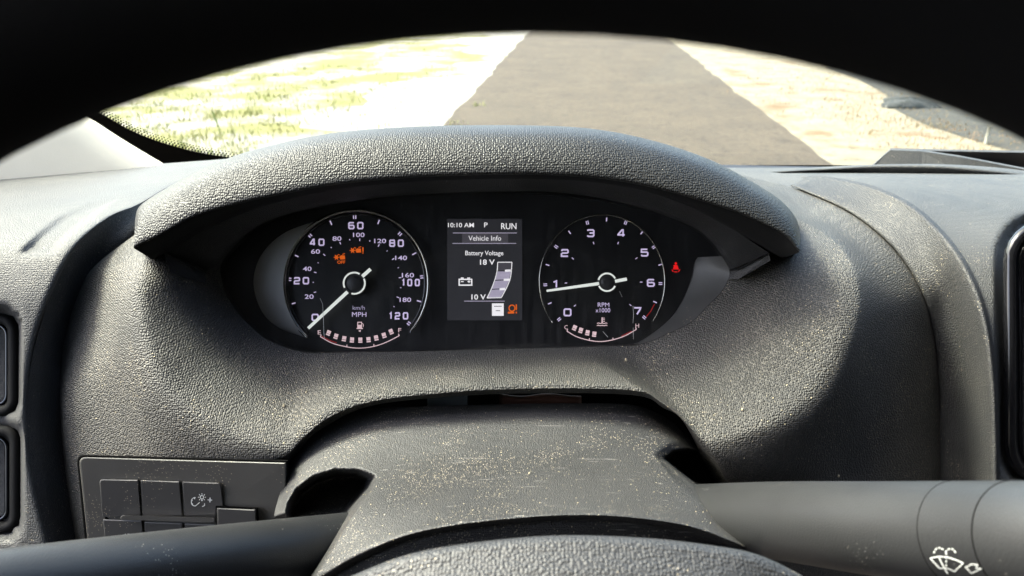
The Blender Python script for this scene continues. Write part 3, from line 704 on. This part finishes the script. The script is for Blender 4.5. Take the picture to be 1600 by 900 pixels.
def needle(tip, base, t0, t1, w0, w1, off, parent):
    mb = MB()
    for (a, b, wa, wb) in ((tip, base, w0, w1), (t0, t1, w1, w1)):
        a = np.array(a, float); b = np.array(b, float); t = (b - a) / np.hypot(*(b - a)); n_ = np.array([-t[1], t[0]])
        d0 = .5285 - off; r0 = []
        q = [a + n_ * wa / 2, b + n_ * wb / 2, b - n_ * wb / 2, a - n_ * wa / 2]
        k = [P(*p, d0) for p in q] + [P(*p, d0 + .0018) for p in q]
        mb.add(k, [(0, 1, 2, 3), (0, 4, 5, 1), (1, 5, 6, 2), (2, 6, 7, 3), (3, 7, 4, 0)])
    mb.build('needle', M['white'], parent, smooth=False)
def hubcap(cx, cy, r, parent, gaps, off):
    mb = MB(); d0 = .5285 - off
    prof = [(r * 1.12, .5285), (r * 1.12, d0 + .0015), (r * .95, d0 + .0006), (r * .8, d0 - .0005), (r * .78, d0 + .0006), (r * .62, d0 - .0008), (r * .3, d0 - .0012), (0.01, d0 - .0013)]
    mb.grid([[P(cx + a_ * math.cos(t), cy + a_ * math.sin(t), dd) for t in np.arange(48) * 2 * math.pi / 48] for a_, dd in prof], cyc_u=True)
    mb.build('needle_cap', M['cap'], parent)
    mb = MB()
    for a0, a1 in gaps: ribbon(arc(cx, cy, r * .95, r * .95, a0, a1, 24), 2.6, lambda u, v: P(u, v, d0 - .0006), mb)
    mb.build('lit_ring', M['white'], parent, smooth=False)
needle((481.5, 513), (543, 456), (566, 432), (579, 420.5), 4.6, 5.4, .009, sp)
hubcap(553.5, 442.5, 17.5, sp, ((60, 205), (-105, 25)), .008)
needle((854, 454.5), (936, 443), (961, 439.5), (979.5, 436), 3.4, 5.0, .009, ta)
hubcap(948.5, 441, 14.5, ta, ((25, 165), (-155, -25)), .008)
# --- fuel and temperature arcs
def segs(cs, cxy, parent, name):
    for (x, y) in cs:
        a = math.atan2(cxy[1] - y, x - cxy[0]); t = np.array([-math.sin(a), -math.cos(a)]); r_ = np.array([math.cos(a), -math.sin(a)])
        c0 = np.array([x, y]); mb = MB()
        q = lambda cc, hw, hh: [cc + t * hw + r_ * hh, cc - t * hw + r_ * hh, cc - t * hw - r_ * hh, cc + t * hw - r_ * hh]
        fillp(q(c0 - r_ * 1.2, 3.1, 2.6), D(.0006), mb); fillp(q(c0 + r_ * 3.2, 3.2, 1.1), D(.0006), mb)
        mb.build(name, M['pink'], parent, smooth=False)
segs([(513.5,520),(525,525.3),(537.7,529),(550,531),(563,531.3),(575.8,530.5),(587.8,527.8),(600,523.8),(611,518)], (562, 400), sp, 'gauge_segment')
segs([(897.8,512),(907.5,516),(918,519.7),(928.6,522)], (940, 410), ta, 'gauge_segment')
ga = cr([(500.5,526),(519,536),(542,542),(563,544),(584.8,541),(604,534.5),(623.8,524.5)], 5)
strokes('gauge_arc', [ga, [(500.5,526),(502,523)], [(542,542),(542,538.5)], [(584.5,541),(584,537.5)], [(623.8,524.5),(622.5,521.5)]], 1.3, M['pink'], sp, D(.0006))
ga = cr([(885.8,517.5),(901,526),(920.5,531.7),(939.4,533.6),(958,530.8),(977,524.5),(994.4,514.6)], 5)
strokes('gauge_arc', [ga, [(885.8,517.5),(887,514.5)], [(920.5,531.7),(921,528.5)], [(958,530.8),(957.5,527.5)], [(994.4,514.6),(993,511.5)]], 1.3, M['pink'], ta, D(.0006))
strokes('red_zone', [[(503,525.2),(514,531.5),(526,535.6)]], 1.3, M['reddim'], sp, D(.0007)); strokes('red_zone', [[(1022.8,475),(1017,486),(1010,494.7)], [(971,525.2),(986.7,517.5)]], 1.3, M['reddim'], ta, D(.0007))
text('E', 496.5, 501.5, 522.5, 6.5, M['pink'], sp); text('F', 622.3, 627, 519, 6.5, M['pink'], sp)
text('C', 882, 887, 514.5, 6.5, M['pink'], ta); text('H', 993, 998.5, 512, 6.5, M['pink'], ta)
mb = MB(); m_ = D(.0007)
ribbon([(559,503.5),(565,503.5),(565,512),(559,512)], 1.2, m_, mb, closed=True); fillp([(559,507.5),(565,507.5),(565,512),(559,512)], D(.00075), mb); ribbon([(557,513.3),(567,513.3)], 1.4, D(.0008), mb); ribbon([(565.5,505),(567.7,507),(567.5,511)], 1, D(.0008), mb)
fillp([(559.8,517),(563.4,515.2),(563.4,518.8)], m_, mb); mb.build('fuel_symbol', M['pink'], sp, smooth=False)
mb = MB(); ribbon([(940.8,496),(940.8,505)], 1.8, m_, mb)
for y in (497, 499.5, 502): ribbon([(942,y),(945,y)], 1, m_, mb)
for y in (505.5, 509): ribbon([(932.5,y),(935,y-1),(938,y),(941,y-.8),(944,y),(947,y-1),(949,y)], 1.1, D(.0008), mb)
mb.build('temperature_symbol', M['pink'], ta, smooth=False)
# --- tach marks
mb = MB()
for x, y in ((873.6,499),(852,445),(869,385.5),(917.8,348),(977.5,348),(1021.7,386),(1032,443),(1006.7,496)):
    v = np.array([x - 943, y - 441.]); r_ = np.hypot(*v); e = v / r_; t = np.array([-e[1], e[0]])
    for s in (-1.35, 1.35): ribbon([np.array([x, y]) - e * 3 + t * s, np.array([x, y]) + e * 3 + t * s], 1.4, D(.0006), mb)
for x, y in ((859,474),(855.5,414),(890,363),(947.8,343),(1002.8,363.6),(1031.7,413.6),(1023.6,472)):
    v = np.array([x - 943, y - 441.]); e = v / np.hypot(*v); ribbon([np.array([x, y]) - e * 3, np.array([x, y]) + e * 3], 1.7, D(.0006), mb)
for x, y in ((282,603),(232,476),(270,338),(387,251),(525,251),(628,337),(655,471),(594,600)):
    x, y = 820 + x / 3.6, 310 + y / 3.6; v = np.array([x - 943, y - 441.]); e = v / np.hypot(*v); ribbon([np.array([x, y]) - e * 2, np.array([x, y]) + e * 2], 1.2, D(.0006), mb)
mb.build('scale_marks', M['lav'], ta, smooth=False)
for s, x, y in (('0',886.7,488),('1',868,444),('2',882.5,395.3),('3',922.8,364.3),('4',971,364.3),('5',1007,394.7),('6',1017,442),('7',995.8,486)):
    num(s, x, y, 12.5 if s != '1' else 9, 12.5, 2.4, M['lav'], ta)
text('RPM', 934, 952, 479.5, 6.8, M['lav'], ta); text('x1000', 930.5, 953.5, 488, 6.8, M['lav'], ta)
# --- warning lamps
def star(cx, cy, r, mapf, mb, n=6):
    q = []
    for i in range(2 * n):
        a = math.pi * i / n; k = r if i % 2 == 0 else r * .42; q.append((cx + k * math.cos(a), cy + k * math.sin(a)))
    c0 = len(mb.v); mb.add([mapf(*p) for p in q] + [mapf(cx, cy)], [(i, (i + 1) % (2 * n), 2 * n) for i in range(2 * n)])
def crash(cx, cy, name, label, extra):
    mb = MB(); m_ = D(.0012); star(cx, cy, 5.2, m_, mb)
    fillp([(cx + 4.5, cy - 1), (cx + 7.5, cy - 3.2), (cx + 13, cy - 2.6), (cx + 13.5, cy + 3), (cx + 6, cy + 3.6)], m_, mb)
    ribbon([(cx + 2.5, cy - 4.5), (cx + 5.5, cy - 3.4)], 1.1, m_, mb); ribbon([(cx + 9, cy - 4.6), (cx + 13.5, cy - 5.8)], 1.1, m_, mb)
    if extra: ribbon([(cx + 16.2, cy - 5), (cx + 16.2, cy + 2)], 1.8, m_, mb); ribbon([(cx + 16.2, cy + 3.3), (cx + 16.2, cy + 5)], 1.8, m_, mb)
    o = mb.build(name, M['orange'], sp, smooth=False, label=label); return o
crash(525.8, 402, 'warning_lamp', 'orange crash warning lamp with OFF beneath', False); text('OFF', 527, 539.5, 412, 4.8, M['orange'], sp, bold=.02)
crash(550.9, 391.3, 'warning_lamp', 'orange crash warning lamp with exclamation mark', True)
mb = MB(); m_ = D(.0012); disc(mb, 1056, 411.5, 2.0, m_, 12)
fillp([(1053.5,414),(1058.5,414),(1060.5,421),(1051.5,421)], m_, mb)
ribbon([(1052,414.5),(1060,420)], 1.2, D(.0013), mb); ribbon([(1049.5,421),(1052,424.5)], 1.3, m_, mb); ribbon([(1062.5,421),(1060,424.5)], 1.3, m_, mb); ribbon([(1053.5,424.8),(1058.5,424.8)], 1.4, m_, mb)
mb.build('seatbelt_lamp', M['red'], clu, smooth=False)
# --- centre screen
mb = MB(); fillp([(698.6,342),(816,342),(816,500.5),(698.6,500.5)], D(.0004), mb); scr = mb.build('display_screen', M['screen'], clu, smooth=False)
text('10:10 AM', 700, 740.5, 355, 6.8, M['text'], scr, bold=.012); text('P', 756.5, 762, 355, 7.4, M['text'], scr, bold=.01); text('RUN', 783, 807, 358, 9.4, M['text'], scr, bold=.01)
mb = MB(); mb.grid([[D(.0006)(u, v) for u in (722, 757, 794)] for v in (364.5, 379.5)]); mb.build('title_bar', M['barend'], scr, smooth=False)
for q in ([(707.5,364),(807.7,364)], [(707,380.3),(806.5,380.3)], [(725,470.5),(788.7,470.5)]): strokes('divider_line', [q], 1.2, M['bar'], scr, D(.0007))
text('Vehicle Info', 732, 783, 376, 8, M['text'], scr); text('Battery Voltage', 727, 786.6, 398.7, 7, M['text'], scr, bold=.008)
text('18 V', 750, 773, 413.5, 8, M['text'], scr, bold=.015); text('10 V', 736.6, 759, 468, 8, M['text'], scr, bold=.015)
mb = MB(); m_ = D(.0008); ribbon([(717.5,436.5),(737,436.5),(737,445.5),(717.5,445.5)], 2, m_, mb, closed=True)
ribbon([(720,434.5),(724.5,434.5)], 1.8, D(.0009), mb); ribbon([(730,434.5),(734.5,434.5)], 1.8, D(.0009), mb); ribbon([(720,440),(724.5,440)], 1.3, D(.0009), mb); ribbon([(730.5,440),(735,440)], 1.3, D(.0009), mb); ribbon([(732.7,437.8),(732.7,442.3)], 1.3, D(.001), mb)
mb.build('battery_symbol', M['text'], scr, smooth=False)
gL = [(777.7,409.7),(776.7,423.4),(772.9,438),(767.6,452),(761,465.6)]; gR = [(799.9,409.7),(799,423.4),(796.7,437),(790.8,451),(783.4,465)]
for i in range(4):
    mb = MB(); e = .7
    fillp([(gL[i][0] + 1, gL[i][1] + e), (gR[i][0] - 1, gR[i][1] + e), (gR[i + 1][0] - 1, gR[i + 1][1] - e), (gL[i + 1][0] + 1, gL[i + 1][1] - e)], D(.0007), mb)
    mb.build('voltage_segment', M['barend'] if i == 0 else M['bar'], scr, smooth=False)
strokes('voltage_outline', [cr(gL, 4), cr(gR, 4), [gL[0], gR[0]], [gL[4], gR[4]]], 1.3, M['text'], scr, D(.0009))
strokes('voltage_pointer', [[(789,423),(798,422.6)], [(787,437.2),(796.5,437)], [(780.5,452),(789.5,451.3)]], 3.2, M['text'], scr, D(.001))
mb = MB(); fillp([(768.7,474),(787,474),(787,493.5),(768.7,493.5)], D(.0008), mb); doc = mb.build('document_symbol', M['text'], scr, smooth=False)
strokes('document_marks', [[(772,478.5),(784,478.5)], [(774.5,485.5),(781.5,485.5)]], 1.2, M['barend'], scr, D(.0011))
mb = MB(); m_ = D(.0008); ribbon(arc(800, 481.5, 4.6, 4.8, 0, 360, 20)[:-1], 1.8, m_, mb, closed=True); ribbon([(793.5,488.5),(803.5,488.5)], 3.0, D(.0009), mb)
ribbon([(806.8,475.5),(806.8,484.5)], 1.9, m_, mb); ribbon([(806.8,487),(806.8,489.8)], 2, m_, mb); mb.build('alert_symbol', M['orange'], scr, smooth=False)
# --- clear lens
mb = MB(); g = []
lc = np.array(lensC)
for k, dd in ((1, .5065), (.9, .5062), (.7, .5059), (.4, .5057), (.02, .5056)):
    g.append([P(790 + (q[0] - 790) * k, 430 + (q[1] - 430) * k, dd) for q in lc])
mb.grid(g, cyc_u=True); lens_o = mb.build('clear_lens', M['lens'], clu)
M['scr'] = flat('scratch_dust', (.35, .35, .33))
for q in ([(989,478),(990,490),(989,505)], [(989.3,512),(989.8,530)], [(968,455),(972,464)], [(942,518),(950,527)], [(500,466),(504,475),(505,490),(506,520),(507,530)]): strokes('lens_scratch', [q], .8, M['scr'], lens_o, lambda u, v: P(u, v, .5052))

# ------------------------------------------------------------------ switch panel
DP = lambda u, v: .494 - .0 * u
swp = thing('switch_panel', 'flat switch panel of blank buttons and a dimmer switch left of the steering column', 'switch panel', P(280, 800, .48))
# panel follows the fascia: slightly proud of it, tilting away towards the left
def fdepth(u, v):
    h = fascia_bvh.ray_cast(CO, ray(u, v)); return -(RM.inverted() @ (h[0] - CO)).z
_s = [(u, v, fdepth(u, v)) for u in range(150, 440, 20) for v in range(720, 840, 15)]
_A = np.array([(u, v, 1) for u, v, _ in _s]); _d = np.array([q[2] for q in _s])
_c = np.linalg.lstsq(_A, _d, rcond=None)[0]; _c[2] += (_d - _A @ _c).min() - .0045
def pd(u, v): return _c[0] * u + _c[1] * v + _c[2]
def pslab(name, poly, front, back, m, parent, bev=.0007, **k):
    mb = MB(); c = np.mean(np.array(poly), 0)
    def ins(q, px): q = np.array(q, float); e = c - q; return q + e / (np.hypot(*e) + 1e-9) * px
    px = bev * F / .46
    rings = [[P(*ins(q, px * 1.5), pd(*q) + front) for q in poly], [P(*ins(q, px * .5), pd(*q) + front + bev * .3) for q in poly], [P(*q, pd(*q) + front + bev * 1.3) for q in poly], [P(*q, pd(*q) + back) for q in poly]]
    k0 = len(mb.v); mb.grid(rings, cyc_u=True); mb.f.append(tuple(k0 + i for i in range(len(poly))))
    return mb.build(name, m, parent, **k)
def quad_r(a, b, c_, d, r=4):
    """rounded quad: corners clockwise from top-left"""
    q = [np.array(x, float) for x in (a, b, c_, d)]; o = []
    for i in range(4):
        p, pr, nx = q[i], q[i - 1], q[(i + 1) % 4]
        e0 = (pr - p) / np.hypot(*(pr - p)); e1 = (nx - p) / np.hypot(*(nx - p))
        rr_ = r[i] if hasattr(r, '__len__') else r
        for t in (0, .25, .5, .75, 1):
            o.append(tuple(p + e0 * rr_ * (1 - t) ** 2 + e1 * rr_ * t ** 2))
    return o
pslab('panel_gap', quad_r((119,710),(450,719),(450,930),(141,930),(14,2,2,2)), .0035, .03, M['void'], swp, smooth=False)
pslab('panel_plate', quad_r((123,714),(447,723),(447,930),(146,930),(12,2,2,2)), 0, .03, M['panel'], swp, smooth=False)
pslab('button_gap', quad_r((152.5,745),(350,752),(364,930),(178,930),(9,12,2,2)), -.0004, .01, M['void'], swp, smooth=False, bev=.0002)
for q, r_ in ((((155,748.5),(216.5,749.5),(220,806),(160,807.5)), (7,1.5,1.5,1.5)), (((219.5,750),(281,752),(285,806),(223,806.5)), 1.5), (((284.5,752.5),(346,754),(350,804),(288,806)), (1.5,8,1.5,1.5)),
              (((161,811),(222,813),(230,925),(172,925)), 1.5), (((225.5,815),(285,817),(292,925),(233,925)), 1.5), (((288.5,817.5),(336,819),(346,925),(295,925)), 1.5)):
    pslab('button', quad_r(*q, r_), -.0032, .004, M['button'], swp, smooth=False, bev=.0006)
pslab('divider_bar', quad_r((190,805),(336,809),(337,816.5),(187,812)), -.0075, .004, M['panel'], swp, smooth=False, bev=.0005)
pslab('rocker_switch', quad_r((336.5,790),(403,793),(407,840),(338,840),2), -.004, .004, M['void'], swp, smooth=False, bev=.0004)
pslab('rocker_switch', quad_r((339,793.5),(400,796),(402,845),(340,845),2), -.0085, .004, M['button'], swp, smooth=False)
pf = lambda u, v: P(u, v, pd(u, v) - .0038)
i_ = [arc(304.5, 784, 5.6, 6.6, 80, 290, 14), [(303.5,777.5),(304.5,780)], [(299,781),(301,782.5)], [(299.5,788.5),(301.5,787)], [(305.5,790.5),(312,785)], arc(315.5, 777, 2.6, 2.8, 0, 360, 12), [(314.3,781.5),(317,781.5)]]
for a in range(0, 360, 45): i_.append([(315.5 + 4.4 * math.cos(R(a)), 777 - 4.4 * math.sin(R(a))), (315.5 + 6.2 * math.cos(R(a)), 777 - 6.2 * math.sin(R(a)))])
i_ += [[(324.5,781),(331.5,781.5)], [(328.2,777.5),(328,785)], [(319.5,786.5),(319.5,790),(316,791.5)]]
strokes('dimmer_symbol', i_, 1.1, M['print'], swp, pf)
strokes('lamp_symbol', [[(192,835.5),(196.5,838.5)], [(196,834),(193,839.5)], [(200,840),(200,834.5),(204,835),(206,838),(205,841)]], 1.2, M['print'], swp, pf)

# ------------------------------------------------------------------ steering column shroud
colm = thing('steering_column_cover', 'grey plastic steering column cover dusted with sand behind the wheel', 'column cover', P(800, 760, .42))
S = [[(503,662),(530,649),(575,641),(650,637),(790,633),(900,632),(985,634),(1030,648),(1056,664)],
     [(466,698),(495,680),(555,668),(650,662),(790,659),(920,659),(1010,664),(1058,680),(1090,700)],
     [(448,733),(478,715),(545,700),(650,692),(790,689),(930,689),(1030,694),(1085,708),(1116,730)],
     [(438,768),(470,750),(540,733),(650,724),(790,721),(940,721),(1050,728),(1105,742),(1132,762)],
     [(428,808),(475,790),(550,770),(660,758),(790,754),(945,754),(1070,766),(1125,785),(1165,810)],
     [(425,860),(480,835),(555,808),(665,788),(790,782),(940,780),(1080,800),(1140,825),(1188,852)],
     [(432,905),(492,878),(556,845),(655,816),(790,800),(932,795),(1070,812),(1145,840),(1198,866)],
     [(440,930),(497,903),(562,866),(655,831),(790,811),(930,805),(1062,819),(1143,846),(1200,872)],
     [(444,940),(502,912),(567,875),(658,839),(790,820),(930,814),(1060,828),(1142,855),(1202,882)],
     [(450,950),(510,925),(575,893),(662,860),(790,842),(930,838),(1058,850),(1140,875),(1205,902)]]
sdp = [.464, .452, .438, .421, .397, .372, .352, .342, .352, .350]
side = [.022, .008, .002, 0, 0, 0, .002, .008, .022]
rows = [[(p[0], p[1] + 14, .50 + s) for p, s in zip(S[0], side)], [(p[0], p[1] + 2, .470 + s) for p, s in zip(S[0], side)]]
rows += [[(p[0], p[1], d + s) for p, s in zip(r_, side)] for r_, d in zip(S, sdp)]
pkL = [(450,808),(454,788),(466,768),(491,749),(525,738),(560,739),(580,747),(575,762),(545,803),(512,858),(482,905),(470,960),(380,980),(370,830)]
pkR = [(1038,716),(1052,706),(1075,702),(1098,707),(1118,725),(1131,757),(1175,800),(1300,840),(1300,980),(1216,980),(1203,872),(1170,849),(1140,812),(1100,768),(1062,738)]
def dispS(U, V): return .06 * smooth(sd_poly(U, V, pkL), -7, 8) + 0 + .06 * smooth(sd_poly(U, V, pkR), -2, 6) + .006 * smooth(sd_poly(U, V, pkR), -18, 0) * (U - V * .8 > 455)
g = surf(rows, 28, 14, disp=dispS); mb = MB(); mb.grid(pts(g)); mb.build('upper_shell', M['shroud'], colm)
shroud_bvh = BVHTree.FromPolygons(mb.v, mb.f)

# ------------------------------------------------------------------ stalks
def stalk(name, label, ctrl, rad, rings, parent_cat):
    cpx = cr(ctrl, 8); path = [P(*c) for c in cpx]; t = thing(name, label, 'stalk', path[0])
    mb = MB(); tube(mb, path, rad if hasattr(rad, '__len__') else [rad] * len(path), 48); mb.build('lever', M['stalk'], t)
    bvh = BVHTree.FromPolygons(mb.v, mb.f)
    for k, rr_, m in rings:
        mb = MB(); i = int(k); f = k - i; c0 = path[i].lerp(path[i + 1], f); ax = (path[i + 1] - path[i]).normalized()
        s = ax.orthogonal().normalized(); q = ax.cross(s)
        r0 = rad if not hasattr(rad, '__len__') else rad[i] * (1 - f) + rad[i + 1] * f
        tube(mb, [c0 + (s * math.cos(a) + q * math.sin(a)) * (r0 - rr_ * .35) for a in np.arange(48) * 2 * math.pi / 48], rr_, 6, closed=True); mb.build('joint_line', m, t)
    return t, bvh
_, stL = stalk('indicator_stalk', 'dark grey indicator stalk reaching out to the left of the column', [(575,842,.425),(420,863,.375),(240,888,.33),(0,924,.285),(-160,955,.26)], .0152, [], '')
npt = 4 * 8 + 1
rr2 = [.0175] * npt
wst, stR = stalk('wiper_stalk', 'thick dark grey wiper stalk with a white washer symbol on the right', [(1080,808,.425),(1210,813,.36),(1350,824,.302),(1600,843,.236),(1800,865,.20)], rr2, [(20.9, .00022, M['void']), (23.9, .00035, M['void'])], '')
def on_stalk(u, v):
    r_ = ray(u, v); h = stR.ray_cast(CO, r_); return (h[0] - r_ * .0003) if h[0] else P(u, v, .27)
def dens(pl, n=3):
    o = []
    for a, b in zip(pl[:-1], pl[1:]): o += [lerp(a, b, i / n) for i in range(n)]
    return o + [pl[-1]]
fan = [dens([(1453.3,872.3),(1466,869.5),(1480,870.5),(1493,874.5),(1505,879.8)]), dens([(1505,879.8),(1491.5,893)]), dens([(1491.5,893),(1483,889),(1475,887.5),(1468.4,888.4)]), dens([(1468.4,888.4),(1453.3,872.3)]), dens([(1467,871),(1474,885),(1481,897)])]
strokes('washer_symbol', fan, 1.5, M['print'], wst, on_stalk)
dash_ = []
for cx, a0, a1 in ((1467.5, 180, 25), (1485, 160, 0)):
    n_ = 4
    for i in range(n_):
        s0 = a0 + (a1 - a0) * i / n_; dash_.append(arc(cx, 864.5 + (1.5 if cx > 1470 else 0), 8, 8.5, s0, s0 + (a1 - a0) / n_ * .62, 4))
dash_ += [[(1478.2, 863 + k * 6.2), (1478.6, 866.8 + k * 6.2)] for k in range(4)]
strokes('washer_spray_symbol', dash_, 1.6, M['print'], wst, on_stalk)
strokes('arrow_symbol', [dens([(1508.5,885.8),(1513.5,885),(1516.5,881.5),(1527,882.4),(1525.2,887.8),(1533.3,888.6),(1517.5,896),(1508.5,885.8)])], 1.2, M['print'], wst, on_stalk)

# ------------------------------------------------------------------ steering wheel
Wc = Vector((.003, -.132, -.159)); al_ = -.318                    # in lens coordinates: right, up, back
ea, eb, en = Vector((1, 0, 0)), Vector((0, math.cos(al_), -math.sin(al_))), Vector((0, -math.sin(al_), -math.cos(al_)))
def WP(a, b, c): return CO + RM @ (Wc + ea * a + eb * b + en * c)     # c positive = away from the driver
wheel = thing('steering_wheel', 'black steering wheel, its rim arching over the view and grained hub below', 'steering wheel', WP(0, 0, .05))
mb = MB(); g = []
for i in range(128):
    th = 2 * math.pi * i / 128; g.append([WP((.19 + .015 * math.cos(p)) * math.cos(th), (.19 + .015 * math.cos(p)) * math.sin(th), .015 * math.sin(p)) for p in np.arange(28) * 2 * math.pi / 28])
mb.grid(g, cyc_u=True, cyc_v=True); mb.build('rim', M['rim'], wheel)
hubrows = [(440,945),(547,901),(633,868),(733,849),(870,837),(1009,841),(1119,853.5),(1184,867),(1250,898),(1330,945)]
cu_, cv_ = 870, 1180
def hr(k, d): return [(cu_ + (p[0] - cu_) * k, cv_ + (p[1] - cv_) * k, d) for p in hubrows]
mb = MB(); mb.grid(pts(surf([hr(.985, .285), hr(.998, .262), hr(1, .255), hr(.985, .2505), hr(.93, .247), hr(.75, .238), hr(.4, .228), hr(.03, .222)], 8, 8)))
mb.build('hub_cover', M['hub'], wheel)
for s in (-1, 1):
    mb = MB(); g = []
    for t in np.linspace(0, 1, 10):
        a = s * (.05 + .135 * t); c_ = .055 * (1 - t) ** 1.3; g.append([WP(a, -.03 + .022 * math.cos(p) * (1 - .35 * t), c_ + .008 * math.sin(p)) for p in np.arange(16) * 2 * math.pi / 16])
    mb.grid(g, cyc_u=True); mb.build('spoke', M['rim'], wheel)

# ------------------------------------------------------------------ dust and crumbs
def scatter(name, label, bvh, box, n, s0, s1, m, clus=None):
    mb = MB(); k = 0; tries = 0
    while k < n and tries < n * 8:
        tries += 1
        u = rng.uniform(box[0], box[2]); v = rng.uniform(box[1], box[3])
        if clus is not None and rng.uniform() > clus(u, v): continue
        r_ = ray(u, v); h = bvh.ray_cast(CO, r_)
        if not h[0]: continue
        nrm_ = h[1] if h[1].dot(r_) < 0 else -h[1]; t = nrm_.orthogonal().normalized(); q = nrm_.cross(t)
        s = s0 * (s1 / s0) ** (rng.uniform() ** 2.2); a = rng.uniform(0, 6.28); el = rng.uniform(.5, 1.8)
        x_ = (t * math.cos(a) + q * math.sin(a)) * s * el; y_ = (q * math.cos(a) - t * math.sin(a)) * s; c = h[0] + nrm_ * s * .1
        mb.add([c + x_, c + y_, c - x_ * .8, c - y_, c + nrm_ * s * .7], [(0, 1, 4), (1, 2, 4), (2, 3, 4), (3, 0, 4)]); k += 1
    mb.build(name, m, smooth=False, kind='stuff', label=label, cat='dust')
M['dustA'] = flat('sand_grains', (.42, .36, .24), .9)
scatter('sand_dust', 'fine tan sand grains scattered over the column cover', shroud_bvh, (440, 634, 1190, 880), 1500, .00010, .00034, M['dustA'])
scatter('lint_dust', 'pale specks of dust scattered over the instrument surround', fascia_bvh, (110, 400, 1460, 740), 500, .00018, .0005, M['dustA'])
for (u, v, s, b_, lab) in ((978, 563, .0011, fascia_bvh, 'white crumb on the surround just below the tachometer'), (444, 634, .001, fascia_bvh, 'pale chip on the surround lower left of the speedometer'),
                        (479, 613, .0008, fascia_bvh, 'tiny cream crumb on the surround below the speedometer'), (1160, 640, .0008, fascia_bvh, 'yellowish crumb on the surround right of the column cover'),
                        (827, 740, .0007, shroud_bvh, 'round white crumb on the middle of the column cover'), (1310, 744, .0008, fascia_bvh, 'pale crumb on the surround above the wiper stalk')):
    r_ = ray(u, v); h = b_.ray_cast(CO, r_)
    if h[0]: blob('crumb', h[0] - r_ * s * .3, s * .6, s, s * 1.2, M['crumb'], cat='crumb', label=lab, group='crumbs lying on the dashboard')
